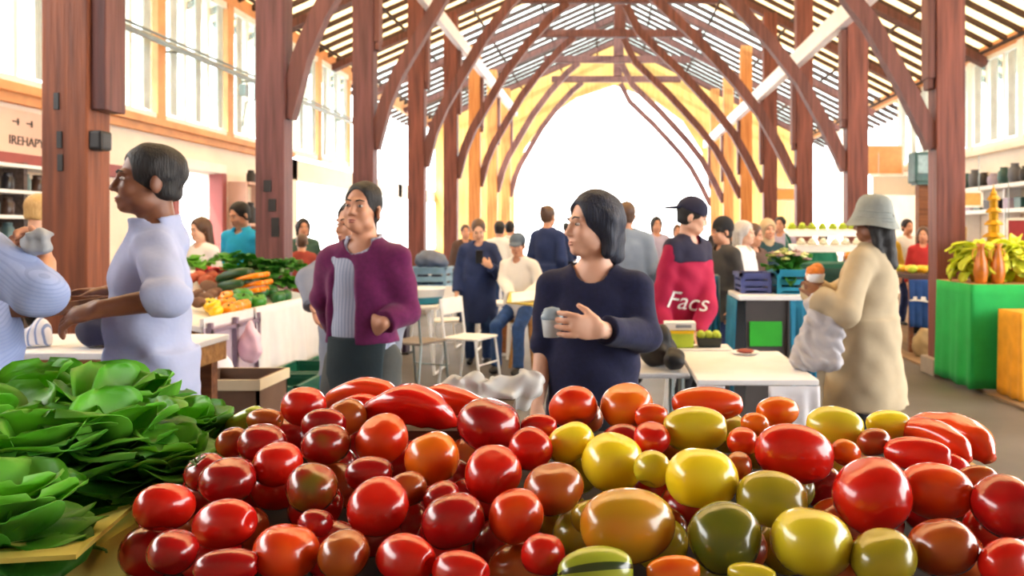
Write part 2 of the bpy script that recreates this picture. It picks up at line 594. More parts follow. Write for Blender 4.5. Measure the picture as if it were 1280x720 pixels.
def window(n, x, y0, y1, z0, z1, side, kind):
    """A tall glazed bay in a side wall: posts, rails, mullions, a pane, grey shutter strips."""
    w = bpy.data.objects.new('window_%d' % n, None); C.objects.link(w); w['kind'] = 'structure'
    cx = x - side * 0.06
    bm = B()
    for y in (y0 + 0.05, y1 - 0.05):
        box(bm, (cx, y, (z0 + z1) / 2), (0.16, 0.1, z1 - z0), bevel=0.006)
    finish('jamb', bm, M_ORANGE if kind == 'left' else M_WFRAME, w)
    bm = B()
    for z in (z0 + 0.05, z1 - 0.05):
        box(bm, (cx, (y0 + y1) / 2, z), (0.12, y1 - y0 - 0.2, 0.1))
    k = 3
    for i in range(1, k):
        y = y0 + (y1 - y0) * i / k
        box(bm, (cx, y, (z0 + z1) / 2), (0.09, 0.06, z1 - z0 - 0.2))
    finish('mullion', bm, M_WFRAME, w)
    bm = B(); box(bm, (cx, (y0 + y1) / 2, (z0 + z1) / 2), (0.012, y1 - y0 - 0.2, z1 - z0 - 0.2)); finish('pane', bm, M_GLASS, w)
    for i in range(k):
        y = y0 + (y1 - y0) * (i + 0.5) / k
        bm = B()
        ww = 0.16 if kind == 'left' else 0.24
        for j in range(4):
            box(bm, (cx - side * 0.05, y - ww / 2 + ww * (j + 0.5) / 4, (z0 + z1) / 2), (0.03, ww / 4 - 0.008, z1 - z0 - 0.26))
        finish('shutter', bm, M_SHUTTER, w)
    return w
n = 1
for y0 in (5.0, 7.0, 9.0, 11.0, 13.0, 15.0, 17.0):
    window(n, LX, y0, y0 + 2.0, 3.02, 5.2, -1, 'left'); n += 1
for y0 in (11.5, 13.4, 15.3, 17.2):
    window(n, RX, y0, y0 + 1.9, 3.02, 4.74, 1, 'right'); n += 1

# red door frame in the left wall
d = bpy.data.objects.new('door_1', None); C.objects.link(d); d['kind'] = 'structure'
bm = B(); box(bm, (LX + 0.02, 11.4, 1.22), (0.22, 0.14, 2.44), bevel=0.008); finish('jamb', bm, M_REDWOOD, d)
bm = B(); box(bm, (LX + 0.02, 12.8, 1.22), (0.22, 0.14, 2.44), bevel=0.008); finish('jamb', bm, M_REDWOOD, d)
bm = B(); box(bm, (LX + 0.02, 12.1, 2.5), (0.22, 1.54, 0.14), bevel=0.008); finish('lintel', bm, M_WFRAME, d)

# ------------------------------------------------------------------ the two rows of posts and the roof trusses
YK = [5.32 + 3.13 * k for k in range(8)]
ORD = ['first', 'second', 'third', 'fourth', 'fifth', 'sixth', 'seventh', 'eighth']

def post(side, k):
    nm = 'left' if side < 0 else 'right'
    where = {(-1, 0): 'thick brown timber post behind the man in the pale blue shirt',
             (-1, 1): 'dark timber post with square peg holes behind the vegetable stand',
             (-1, 2): 'purple-brown timber post rising behind the woman in the purple cardigan',
             (1, 1): 'reddish timber post standing behind the green cloth table',
             (1, 2): 'reddish timber post with a white edge above the bucket hat'}.get((side, k),
             '%s timber post of the %s row counted from the front' % (ORD[k], nm))
    t = thing('timber_post', where, 'post', (side * 3.55, YK[k], 0), 0, 'timber posts of the %s row' % nm)
    top = roof_z(side * 3.55) - 0.25
    bm = B(); box(bm, (0, 0, top / 2), (0.3, 0.24, top), bevel=0.012); finish('shaft', bm, M_GLOWPOST if k > 4 else M_POSTA if k == 0 else M_POSTP if side < 0 and k < 3 else M_POST, t)
    bm = B(); box(bm, (0, 0, 0.09), (0.42, 0.36, 0.18), bevel=0.015); finish('base_block', bm, mat('stone_base', (150, 140, 132), var=0.1), t)
    zp = 5.7 if side < 0 else 4.58
    bm = B()
    box(bm, (-side * 0.19, 0, zp - 0.82), (0.08, 0.2, 1.3), bevel=0.01)
    box(bm, (-side * 0.19, 0, zp - 1.52), (0.06, 0.16, 0.12), bevel=0.01)
    finish('cleat', bm, M_BRACE, t)
    return t
for k in range(8):
    p = post(-1, k)
    if k == 0:
        bm = B(); box(bm, (0.2, 0.02, 4.1), (0.1, 0.22, 3.6), bevel=0.01); finish('side_plank', bm, M_BRACE, p)
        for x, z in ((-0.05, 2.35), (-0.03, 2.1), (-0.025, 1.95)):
            bm = B(); box(bm, (x, -0.122, z), (0.035, 0.01, 0.11), bevel=0.003); finish('slot_shade', bm, M_IRON, p)  # raised dark box paints in the shade of a mortise slot
        bm = B(); box(bm, (0.19, -0.05, 2.1), (0.09, 0.12, 0.13), bevel=0.02); finish('iron_bracket', bm, M_IRON, p)
    if k == 1:
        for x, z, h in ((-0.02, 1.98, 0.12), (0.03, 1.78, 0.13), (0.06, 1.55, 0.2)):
            bm = B(); box(bm, (x, -0.122, z), (0.08, 0.01, h), bevel=0.003); finish('slot_shade', bm, M_IRON, p)  # dark boxes again stand in for the shade inside the slots
for k in range(1, 8):
    post(1, k)

LB = [(-3.42, 2.7), (-3.25, 3.35), (-3.07, 3.78), (-2.77, 4.3), (-2.33, 5.05), (-1.84, 5.7), (-1.3, 6.3), (-0.95, 6.6)]
RB = [(3.42, 2.4), (3.1, 3.05), (2.75, 3.68), (2.35, 4.2), (1.9, 4.7), (1.45, 5.18), (1.05, 5.56), (0.65, 5.95), (0.35, 6.55)]
for k in range(1, 8):
    y = YK[k]
    t = thing('roof_truss', '%s roof truss from the front with curved braces and a level collar beam' % ORD[k - 1], 'roof truss', (0, y, 0), 0, 'timber roof trusses')
    for pts in (LB, RB):
        bm = B()
        w, h = (0.075, 0.085)
        sweep(bm, [(x, 0, z) for x, z in pts], [(-h, -w), (h, -w), (h, w), (-h, w)])
        finish('curved_brace', bm, M_BRACE, t)
    bm = B(); beam(bm, (-2.0, 0, 6.7), (2.4, 0, 6.7), 0.16, 0.2, bevel=0.01); finish('collar_beam', bm, M_BRACE, t)
    bm = B(); box(bm, (0.25, 0.0, 7.42), (0.3, 0.2, 1.25), bevel=0.01); finish('king_post', bm, M_BRACE, t)
    for x1 in (-6.2, 6.9):
        bm = B(); beam(bm, (0.25, 0, RIDGE[1] - 0.3), (x1, 0, roof_z(x1) - 0.3), 0.14, 0.2, up=(0, 1, 0)); finish('principal_rafter', bm, M_BRACE, t)
for s, z, nm in ((-1, 5.7, 'left'), (1, 4.58, 'right')):
    bm = B(); box(bm, (s * 3.33, 16.6, z), (0.13, 23.0, 0.28), bevel=0.01)
    o = finish('wall_plate', bm, M_PLATE); tag(o, 'long white beam lying along the tops of the %s row of posts' % nm, 'beam'); 

# steel pipe rail in front of the left windows
t = thing('pipe_rail', 'thin grey steel pipe hung in front of the left upper windows', 'pipe', (-5.95, 0, 0))
bm = B(); tube(bm, [(0, 8.6, 4.02), (0, 20, 4.02)], 0.045, 8, up=(0, 0, 1)); tube(bm, [(0, 8.6, 4.1), (0, 20, 4.1)], 0.02, 6, up=(0, 0, 1)); finish('pipe', bm, M_STEEL, t)
for y in (9.4, 11.2, 13.4, 15.6, 18.0):
    bm = B(); tube(bm, [(-0.28, y, 4.02), (-0.02, y, 4.02)], 0.02, 6); finish('bracket', bm, M_STEEL, t)
bm = B(); tube(bm, [(0, 13.4, 4.0), (0, 13.4, 3.72), (0.02, 13.0, 3.6), (0.02, 12.9, 3.2)], 0.016, 6, up=(1, 0, 0)); box(bm, (0, 13.0, 3.8), (0.1, 0.14, 0.18)); finish('lamp_arm', bm, M_STEEL, t)

# ------------------------------------------------------------------ light and camera
w = bpy.data.worlds.new('daylight'); bpy.context.scene.world = w
w.use_nodes = True
bg = w.node_tree.nodes['Background']
bg.inputs[0].default_value = (1.0, 0.985, 0.96, 1)
bg.inputs[1].default_value = 7.5
sun = bpy.data.lights.new('sun', 'SUN'); sun.energy = 7.0; sun.angle = R(3); sun.color = (1.0, 0.88, 0.68)
so = bpy.data.objects.new('sun', sun); C.objects.link(so)
so.rotation_euler = Vector((0.3, 0.62, -0.72)).to_track_quat('-Z', 'Y').to_euler()

cd = bpy.data.cameras.new('camera')
cd.sensor_width = 36.0
cd.lens = FPX * 36.0 / 1280.0
cd.shift_x = (640 - VU) / 1280.0
cd.shift_y = -(360 - VV) / 1280.0
cd.clip_start = 0.05; cd.clip_end = 200
cd.dof.use_dof = True; cd.dof.focus_distance = 1.25; cd.dof.aperture_fstop = 7.0
co = bpy.data.objects.new('camera', cd); C.objects.link(co)
co.location = (0, 0, CH); co.rotation_euler = (PI / 2, 0, 0)
sc = bpy.context.scene
sc.camera = co
sc.view_settings.view_transform = 'Standard'
sc.view_settings.look = 'None'
sc.view_settings.gamma = 1.0
sc.view_settings.use_curve_mapping = False
sc.view_settings.exposure = 0.5
# ------------------------------------------------------------------ the tomato display in the foreground
def tomato_mat(name, low, high, rough=0.22, ramp=(0.25, 0.75), streak=None, freckle=0.0):
    """Skin whose tone drifts from one colour to another over the fruit, shifted per fruit."""
    if name in MATS: return MATS[name]
    m = bpy.data.materials.new(name); m.use_nodes = True
    nt = m.node_tree; n, l = nt.nodes, nt.links
    b = n['Principled BSDF']
    tc = n.new('ShaderNodeTexCoord'); oi = n.new('ShaderNodeObjectInfo')
    cb = n.new('ShaderNodeCombineXYZ')
    mu = n.new('ShaderNodeMath'); mu.operation = 'MULTIPLY'; mu.inputs[1].default_value = 37.0
    l.new(oi.outputs['Random'], mu.inputs[0]); l.new(mu.outputs[0], cb.inputs[0]); l.new(mu.outputs[0], cb.inputs[2])
    va = n.new('ShaderNodeVectorMath'); va.operation = 'ADD'
    l.new(tc.outputs['Object'], va.inputs[0]); l.new(cb.outputs[0], va.inputs[1])
    nz = n.new('ShaderNodeTexNoise'); nz.inputs['Scale'].default_value = 0.9; nz.inputs['Detail'].default_value = 1.0
    l.new(va.outputs[0], nz.inputs['Vector'])
    rp = n.new('ShaderNodeValToRGB')
    rp.color_ramp.elements[0].position = ramp[0]; rp.color_ramp.elements[1].position = ramp[1]
    rp.color_ramp.elements[0].color = srgb(*low); rp.color_ramp.elements[1].color = srgb(*high)
    l.new(nz.outputs['Fac'], rp.inputs['Fac'])
    col = rp.outputs['Color']
    if streak:
        # darker meridian stripes
        sp = n.new('ShaderNodeSeparateXYZ'); l.new(tc.outputs['Object'], sp.inputs[0])
        an = n.new('ShaderNodeMath'); an.operation = 'ARCTAN2'
        l.new(sp.outputs[1], an.inputs[0]); l.new(sp.outputs[0], an.inputs[1])
        mm = n.new('ShaderNodeMath'); mm.operation = 'MULTIPLY'; mm.inputs[1].default_value = 5.0
        l.new(an.outputs[0], mm.inputs[0])
        sn = n.new('ShaderNodeMath'); sn.operation = 'SINE'; l.new(mm.outputs[0], sn.inputs[0])
        gt = n.new('ShaderNodeMath'); gt.operation = 'GREATER_THAN'; gt.inputs[1].default_value = 0.72
        l.new(sn.outputs[0], gt.inputs[0])
        mx = n.new('ShaderNodeMix'); mx.data_type = 'RGBA'
        l.new(gt.outputs[0], mx.inputs[0]); l.new(col, mx.inputs[6]); mx.inputs[7].default_value = srgb(*streak)
        col = mx.outputs[2]
    l.new(col, b.inputs['Base Color'])
    b.inputs['Roughness'].default_value = rough
    b.inputs['Specular IOR Level'].default_value = 0.5
    b.inputs['Coat Weight'].default_value = 0.6
    b.inputs['Coat Roughness'].default_value = 0.12
    b.inputs['Subsurface Weight'].default_value = 0.0
    MATS[name] = m
    return m

TM = {
    'red': tomato_mat('red_tomato_skin', (190, 14, 8), (212, 34, 14)),
    'dark red': tomato_mat('dark_red_tomato_skin', (138, 8, 12), (176, 18, 16)),
    'orange-red': tomato_mat('orange_red_tomato_skin', (208, 30, 8), (232, 84, 14)),
    'orange': tomato_mat('orange_tomato_skin', (224, 78, 10), (238, 128, 20)),
    'brownish orange': tomato_mat('brown_orange_tomato_skin', (150, 44, 16), (176, 92, 26)),
    'yellow': tomato_mat('yellow_tomato_skin', (238, 206, 16), (246, 224, 46)),
    'yellow-green': tomato_mat('yellow_green_tomato_skin', (196, 176, 26), (214, 200, 46)),
    'olive': tomato_mat('olive_tomato_skin', (138, 128, 24), (176, 158, 34)),
    'olive green': tomato_mat('green_tomato_skin', (72, 86, 18), (122, 118, 30)),
    'amber': tomato_mat('amber_tomato_skin', (176, 140, 24), (204, 120, 26)),
    'striped green': tomato_mat('striped_green_tomato_skin', (140, 156, 36), (168, 176, 52), streak=(44, 62, 22)),
    'green-topped red': tomato_mat('part_ripe_tomato_skin', (150, 24, 12), (110, 92, 26), ramp=(0.45, 0.72)),
}
M_STEM = mat('tomato_stem', (76, 104, 40), rough=0.7, var=0.2)
M_SCAR = mat('stem_scar', (120, 96, 52), rough=0.8)

def tomato_bm(kind, lobes, seed):
    """Unit tomato: flattened, ribbed at the shoulder, dimpled at the stem end."""
    bm = B()
    rnd = random.Random(seed)
    ph = rnd.random() * 6
    nu, nv = 32, 20
    rows = []
    for j in range(1, nv):
        th = PI * j / nv
        row = []
        for i in range(nu):
            f = 2 * PI * i / nu
            rr = math.sin(th)
            z = math.cos(th)
            up = max(0.0, z)
            rib = 1 - lobes * (0.35 + 0.65 * up) * (0.5 - 0.5 * math.cos(5 * f + ph + 0.6 * math.sin(2 * f))) * rr
            wob = 1 + 0.025 * math.sin(2 * f + ph * 2) + 0.02 * math.sin(3 * f + ph)
            r = rr ** 0.88 * rib * wob
            zz = z * (0.84 if kind == 'round' else 0.8 if kind == 'flat' else 1.0)
            dim = math.exp(-(rr / 0.26) ** 2)
            zz -= (0.16 if z > 0 else 0.04) * dim * (1 if z > 0 else -1)
            row.append(bm.verts.new((r * math.cos(f), r * math.sin(f), zz)))
        rows.append(row)
    h = 0.84 if kind == 'round' else 0.8 if kind == 'flat' else 1.0
    top = bm.verts.new((0, 0, h - 0.18)); bot = bm.verts.new((0, 0, -h + 0.05))
    for i in range(nu):
        j = (i + 1) % nu
        bm.faces.new((top, rows[0][i], rows[0][j]))
        bm.faces.new((bot, rows[-1][j], rows[-1][i]))
        for a, b in zip(rows[:-1], rows[1:]):
            bm.faces.new((a[i], b[i], b[j], a[j]))
    return bm

def calyx_bm():
    bm = B()
    tube(bm, [(0, 0, 0.64), (0.01, 0, 0.78), (0.05, 0.02, 0.92)], lambda t: 0.06 - 0.015 * t, 8)
    for i in range(5):
        a = 2 * PI * i / 5
        d = Vector((math.cos(a), math.sin(a), 0)); s = Vector((-d.y, d.x, 0))
        pts = [(0.02, 0.03, 0.70), (0.2, 0.09, 0.76), (0.42, 0.05, 0.80), (0.6, 0.008, 0.78)]
        A = [bm.verts.new(d * r + s * w + Vector((0, 0, z))) for r, w, z in pts]
        Bv = [bm.verts.new(d * r - s * w + Vector((0, 0, z))) for r, w, z in pts]
        A2 = [bm.verts.new(d * r + s * w + Vector((0, 0, z - 0.02))) for r, w, z in pts]
        B2 = [bm.verts.new(d * r - s * w + Vector((0, 0, z - 0.02))) for r, w, z in pts]
        for q in range(3):
            bm.faces.new((A[q], A[q + 1], Bv[q + 1], Bv[q])); bm.faces.new((B2[q], B2[q + 1], A2[q + 1], A2[q]))
            bm.faces.new((A2[q], A2[q + 1], A[q + 1], A[q])); bm.faces.new((Bv[q], Bv[q + 1], B2[q + 1], B2[q]))
    return bm

# (u, v, rx, ry, tilt deg, skin, note): seen position and size on the photo
TOM = [
    (380, 508, 27, 26, 0, 'red', ''), (405, 531, 28, 20, 0, 'dark red', ''), (433, 522, 26, 25, 0, 'brownish orange', ''),
    (407, 556, 31, 28, 0, 'green-topped red', ''), (478, 549, 34, 31, 0, 'orange-red', ''), (541, 573, 36, 36, 0, 'orange', ''),
    (347, 580, 31, 29, 0, 'red', ''), (328, 554, 30, 24, 0, 'dark red', ''), (291, 553, 20, 20, 0, 'brownish orange', ''),
    (331, 525, 24, 15, 0, 'brownish orange', ''), (285, 601, 34, 28, 0, 'dark red', ''), (256, 590, 26, 20, -8, 'dark red', ''),
    (205, 634, 36, 31, 0, 'red', ''), (281, 655, 41, 30, -8, 'red', ''), (390, 610, 33, 31, 0, 'green-topped red', ''),
    (462, 592, 30, 22, 0, 'dark red', ''), (473, 633, 39, 34, -5, 'red', ''), (509, 612, 25, 24, 0, 'brownish orange', ''),
    (357, 690, 42, 36, 0, 'orange-red', ''), (430, 693, 33, 31, 0, 'brownish orange', ''), (507, 698, 42, 29, 0, 'red', ''),
    (217, 690, 31, 28, 0, 'dark red', ''), (284, 708, 40, 22, 0, 'dark red', ''), (395, 654, 22, 18, 0, 'dark red', ''),
    (612, 532, 41, 33, 12, 'dark red', ''), (663, 561, 28, 30, 0, 'red', ''), (674, 534, 24, 16, 0, 'red', ''),
    (717, 509, 31, 26, 0, 'orange-red', ''), (784, 508, 35, 28, 0, 'orange', ''), (814, 521, 22, 16, 0, 'orange-red', ''),
    (815, 548, 24, 20, 0, 'red', ''), (713, 554, 30, 27, 0, 'yellow', ''), (766, 578, 41, 39, 0, 'yellow', ''),
    (816, 586, 24, 31, 0, 'yellow-green', ''), (616, 592, 38, 35, 0, 'red', ''), (692, 611, 38, 33, 8, 'brownish orange', ''),
    (567, 651, 39, 37, 0, 'dark red', ''), (645, 645, 36, 39, 0, 'orange-red', ''), (785, 656, 62, 46, 6, 'amber', ''),
    (679, 693, 29, 28, 0, 'red', ''), (745, 716, 50, 32, 0, 'striped green', ''), (576, 714, 40, 24, 0, 'red', ''),
    (842, 714, 36, 19, 0, 'orange', ''), (551, 622, 24, 20, 0, 'dark red', ''), (869, 536, 42, 29, 0, 'yellow-green', ''),
    (877, 598, 48, 41, 0, 'yellow', ''), (906, 672, 47, 43, 0, 'olive green', ''), (735, 646, 22, 30, 0, 'olive', ''),
    (885, 505, 48, 21, 4, 'orange-red', ''), (972, 514, 28, 19, 0, 'orange', ''), (944, 531, 18, 14, 0, 'orange', ''),
    (1044, 535, 37, 28, 6, 'yellow-green', ''), (1111, 530, 29, 18, 0, 'yellow', ''), (1092, 553, 22, 19, 0, 'brownish orange', ''),
    (993, 567, 51, 36, 12, 'red', ''), (928, 552, 20, 19, 0, 'orange-red', ''), (1090, 619, 52, 48, 10, 'red', ''),
    (1147, 568, 42, 21, 0, 'red', ''), (1170, 613, 46, 35, 5, 'orange-red', ''), (1222, 598, 26, 16, 0, 'brownish orange', ''),
    (1256, 633, 41, 39, 0, 'dark red', ''), (965, 624, 46, 34, 8, 'olive', ''), (1014, 678, 53, 42, 8, 'yellow-green', ''),
    (1104, 697, 42, 34, 0, 'olive', ''), (1178, 684, 43, 36, 0, 'brownish orange', ''), (1260, 704, 40, 30, 0, 'red', ''),
    (1057, 566, 20, 17, 0, 'orange', ''), (940, 718, 32, 14, 0, 'yellow-green', ''), (923, 582, 18, 24, 0, 'brownish orange', ''),
]
def depth_of(v):
    return 0.496 / ((v - 290) / 1000.0 + 0.122)
items = []
for (u, v, rx, ry, tl, skin, nt_) in TOM:
    items.append(dict(u=u, v=v, rx=rx, ry=ry, tl=tl, skin=skin, Y=depth_of(v + 0.25 * ry), fill=False))
# tomatoes sunk into the gaps between those
rnd = random.Random(11)
for v0 in (530, 548, 566, 586, 610, 634, 660, 688, 714):
    for u0 in range(200 if v0 > 560 else 300, 1300, 52):
        u = u0 + rnd.uniform(-14, 14) + (26 if (v0 // 19) % 2 else 0); v = v0 + rnd.uniform(-8, 8)
        if u < 225 and v < 650 or (u > 1110 and v < 590): continue
        s = 0.036 * 1000 / depth_of(v)
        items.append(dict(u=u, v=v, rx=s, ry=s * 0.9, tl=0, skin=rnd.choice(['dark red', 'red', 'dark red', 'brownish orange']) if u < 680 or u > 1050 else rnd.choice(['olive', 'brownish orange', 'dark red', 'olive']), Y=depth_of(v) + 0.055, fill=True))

def solve(its, n=160):
    for it in range(n):
        for i in range(len(its)):
            a = its[i]
            for j in range(i + 1, len(its)):
                b = its[j]
                if abs(a['u'] - b['u']) > 130 or abs(a['v'] - b['v']) > 110: continue
                pa, pb = at(a['u'], a['v'], a['Y']), at(b['u'], b['v'], b['Y'])
                ra = (a['rx'] + a['ry']) / 2 * a['Y'] / FPX; rb = (b['rx'] + b['ry']) / 2 * b['Y'] / FPX
                g = (ra + rb) * 0.99 - (pa - pb).length
                if g > 0:
                    # which lies behind: the sunk ones, else the one higher up in the picture
                    back, front = (a, b) if (a['fill'], -a['v']) > (b['fill'], -b['v']) else (b, a)
                    if a['fill'] != b['fill']:
                        back['Y'] += 0.35 * g
                    else:
                        back['Y'] += 0.16 * g; front['Y'] -= 0.12 * g
solve([i for i in items if not i['fill']], 120)
# keep only the sunk tomatoes that show between the others
shown = [i for i in items if not i['fill']]
def covered(x, y, its):
    for t in its:
        if ((x - t['u']) / t['rx']) ** 2 + ((y - t['v']) / t['ry']) ** 2 < 0.97: return True
    return False
fills = []
for f in [i for i in items if i['fill']]:
    cnt = 0
    for a in range(-4, 5):
        for b in range(-4, 5):
            x, y = f['u'] + f['rx'] * a / 4.5, f['v'] + f['ry'] * b / 4.5
            if a * a + b * b > 18 or y > 719 or x > 1279: continue
            if not covered(x, y, shown) and not covered(x, y, fills): cnt += 1
    if cnt >= 5 and f['u'] < 1300 and covered(f['u'], f['v'] - f['ry'] * 0.95, shown) and (covered(f['u'] - f['rx'], f['v'], shown) or f['v'] > 600): fills.append(f)
items = shown + fills
solve(items, 140)

meshes = {}
for kd, lob in (('round', 0.03), ('flat', 0.09), ('long', 0.02)):
    for q in range(3):
        o = finish('tomato', tomato_bm(kd, lob, q + 5), TM['red'], smooth=True)
        meshes[(kd, q)] = o.data
        bpy.data.objects.remove(o)
cal = finish('calyx', calyx_bm(), M_STEM, smooth=False); CAL = cal.data; bpy.data.objects.remove(cal)

WITH_STEM = {(333 - 2, 525), (256, 590), (745, 716)}
def size_word(r):
    return 'huge' if r > 0.047 else 'large' if r > 0.041 else 'small' if r < 0.026 else ''
rows = [(0, 520, 'back rim row'), (520, 545, 'second row from back'), (545, 575, 'third row from back'), (575, 605, 'fourth row from back'),
        (605, 640, 'third row from front'), (640, 675, 'second row from front'), (675, 740, 'front row')]
NTH = ['first', 'second', 'third', 'fourth', 'fifth', 'sixth', 'seventh', 'eighth', 'ninth', 'tenth']
count = {}
for it in sorted(shown, key=lambda t: t['u']):
    r = next(x[2] for x in rows if x[0] <= it['v'] < x[1])
    k = (r, it['skin']); count.setdefault(k, []).append(it)
for (r, skin), L in count.items():
    for i, it in enumerate(L):
        sw = size_word(it['rx'] * it['Y'] / FPX)
        base = ('%s %s tomato' % (sw, skin)).strip()
        if len(L) == 1:
            it['label'] = '%s, only one of its colour in the %s' % (base, r)
        else:
            it['label'] = '%s, %s of its colour from the lettuce, %s' % (base, NTH[i], r)
BED = []
for n_, it in enumerate(items):
    rr = random.Random(n_ * 13 + 1)
    p = at(it['u'], it['v'], it['Y'])
    a = it['rx'] * it['Y'] / FPX; b = it['ry'] * it['Y'] / FPX
    asp = it['rx'] / it['ry']
    o = bpy.data.objects.new('tomato', None)
    kd = 'flat' if max(a, b) > 0.043 else 'round'
    if asp > 1.3: kd = 'long'
    me = meshes[(kd, rr.randrange(3))]
    o = bpy.data.objects.new('tomato', me); C.objects.link(o)
    o.location = p
    o.rotation_mode = 'QUATERNION'
    if kd == 'long':
        # lying on its side, long axis across
        q = Euler((rr.uniform(-0.3, 0.3), R(90) + R(it['tl']), rr.uniform(-0.25, 0.25))).to_quaternion()
        sc_ = (b, b * 1.0, a)
        o.scale = sc_
    else:
        # blossom end mostly up or turned to the viewer, as they were laid
        tilt = rr.uniform(-0.5, 0.5)
        ax = Euler((PI + rr.uniform(-0.7, 0.4), tilt, rr.uniform(0, 6.28))).to_quaternion()
        if (it['u'], it['v']) in WITH_STEM: ax = Euler((rr.uniform(0.3, 0.9), tilt, 0)).to_quaternion()
        q = ax
        h = 0.84 if kd == 'round' else 0.8
        o.scale = (a, a * 0.98, min(a, max(b, a * 0.86)) / h * 0.92)
    o.rotation_quaternion = q
    remat(o, TM[it['skin']])
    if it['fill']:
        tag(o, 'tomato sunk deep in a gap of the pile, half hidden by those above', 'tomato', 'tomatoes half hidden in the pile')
    else:
        tag(o, it['label'], 'tomato', 'tomatoes heaped on the stall')
        if (it['u'], it['v']) in WITH_STEM:
            c = bpy.data.objects.new('calyx', CAL); C.objects.link(c); c.parent = o
    BED.append((p.x, p.y, p.z - max(a, b)))

# long red peppers lying along the far rim
def pepper(name, label, cat, pts, rads, m, group=None, ribs=3, stem_at_start=True):
    P = [Vector(p) for p in pts]
    c = P[0]
    t = thing(name, label, cat, c, 0, group)
    # smooth the centre line
    n = 22
    def cr(f):
        x = f * (len(P) - 1); i = min(int(x), len(P) - 2); q = x - i
        p0, p1, p2, p3 = P[max(i - 1, 0)], P[i], P[i + 1], P[min(i + 2, len(P) - 1)]
        return 0.5 * ((2 * p1) + (p2 - p0) * q + (2 * p0 - 5 * p1 + 4 * p2 - p3) * q * q + (3 * p1 - p0 - 3 * p2 + p3) * q ** 3)
    def rad(f):
        x = f * (len(rads) - 1); i = min(int(x), len(rads) - 2); q = x - i
        q = q * q * (3 - 2 * q)
        return rads[i] * (1 - q) + rads[i + 1] * q
    line = [cr(i / n) - c for i in range(n + 1)]
    bm = B()
    def sec(f):
        r = rad(f)
        return [(r * (1 + 0.13 * math.cos(ribs * a + 0.8) * (1 - 0.4 * f)) * math.cos(a), r * (1 + 0.13 * math.cos(ribs * a + 0.8) * (1 - 0.4 * f)) * math.sin(a)) for a in [2 * PI * i / 20 for i in range(20)]]
    sweep(bm, line, sec, up=(0.1, 1, 0.3))
    finish('flesh', bm, m, t, smooth=True)
    bm = B()
    d = (line[0] - line[1]).normalized()
    tube(bm, [line[0] - d * 0.004, line[0] + d * 0.012, line[0] + d * 0.03 + Vector((0, 0, 0.006))], lambda f: 0.011 * (1 - f) + 0.004, 8)
    finish('stalk', bm, M_STEM, t, smooth=True)
    return t
M_PEP = tomato_mat('red_pepper_skin', (206, 12, 10), (224, 36, 16), rough=0.2)
M_PEP2 = tomato_mat('orange_red_pepper_skin', (220, 36, 12), (232, 78, 24), rough=0.2)
M_LIME = tomato_mat('lime_pepper_skin', (150, 176, 40), (176, 190, 60), rough=0.25)
pepper('red_pepper', 'long red pepper with a twin-ribbed back, leftmost on the far rim', 'pepper',
       [at(408, 508, 1.62), at(425, 496, 1.6), at(452, 488, 1.58), at(478, 490, 1.57), at(498, 502, 1.56)], [0.012, 0.024, 0.028, 0.024, 0.006], M_PEP2)
pepper('red_pepper', 'shiny red pepper arching in front of the twin-ribbed one', 'pepper',
       [at(412, 520, 1.5), at(432, 509, 1.5), at(452, 505, 1.5), at(474, 510, 1.5), at(490, 522, 1.5)], [0.012, 0.018, 0.021, 0.018, 0.006], M_PEP)
pepper('red_pepper', 'big arched red pepper, brightest and largest on the far rim', 'pepper',
       [at(455, 527, 1.46), at(475, 512, 1.44), at(508, 503, 1.42), at(535, 511, 1.42), at(553, 521, 1.43), at(570, 530, 1.45)], [0.012, 0.028, 0.036, 0.034, 0.024, 0.008], M_PEP)
pepper('red_pepper', 'orange-red pepper pointing away to the right beside the clear bag', 'pepper',
       [at(528, 496, 1.6), at(550, 495, 1.58), at(575, 502, 1.56), at(600, 508, 1.55), at(622, 513, 1.55)], [0.014, 0.026, 0.026, 0.018, 0.005], M_PEP2)
pepper('red_pepper', 'long red pepper lying across the right end of the pile, lower one', 'pepper',
       [at(1122, 540, 1.36), at(1145, 537, 1.34), at(1172, 545, 1.31), at(1195, 560, 1.28), at(1210, 577, 1.26)], [0.012, 0.022, 0.026, 0.026, 0.01], M_PEP2)
pepper('red_pepper', 'long red pepper lying across the right end of the pile, upper one', 'pepper',
       [at(1134, 533, 1.45), at(1160, 531, 1.43), at(1192, 538, 1.4), at(1220, 553, 1.36), at(1238, 575, 1.33)], [0.012, 0.024, 0.032, 0.032, 0.012], M_PEP2)
pepper('lime_pepper', 'small lime green pepper peeping out beside the lettuce', 'pepper',
       [at(283, 540, 1.5), at(298, 528, 1.49), at(316, 519, 1.48), at(330, 515, 1.47)], [0.008, 0.018, 0.018, 0.006], M_LIME)

# the sloping display tray the pile lies on, on a trestle counter
M_TRAY = mat_wood('pale_tray_wood', (150, 118, 70), (196, 164, 106), scale=2.0, axis='X')
M_TRAYD = mat_wood('dark_counter_wood', (60, 44, 32), (92, 68, 48), scale=2.0, axis='X')
zmin = lambda y: 1.12 + 0.122 * (y - 0.95) - 0.135
t = thing('display_tray', 'shallow sloping wooden tray heaped with tomatoes at the front of the stall', 'tray', (0.05, 1.22, 0))
bm = B()
ys0, ys1 = 0.72, 1.7
def slope_slab(bm, x0, x1, y0, y1, off, th):
    vs = []
    for xx in (x0, x1):
        for y in (y0, y1):
            x = xx if xx < 0.5 else xx - 0.2 * max(0, (y - 0.9)) / 0.8        # the right side tapers towards the back
            for dz in (0, -th):
                vs.append(bm.verts.new((x - 0.05, y - 1.22, zmin(y) + off + dz)))
    for f in ((0, 2, 6, 4), (1, 5, 7, 3), (0, 1, 3, 2), (4, 6, 7, 5), (0, 4, 5, 1), (2, 3, 7, 6)):
        bm.faces.new([vs[i] for i in f])
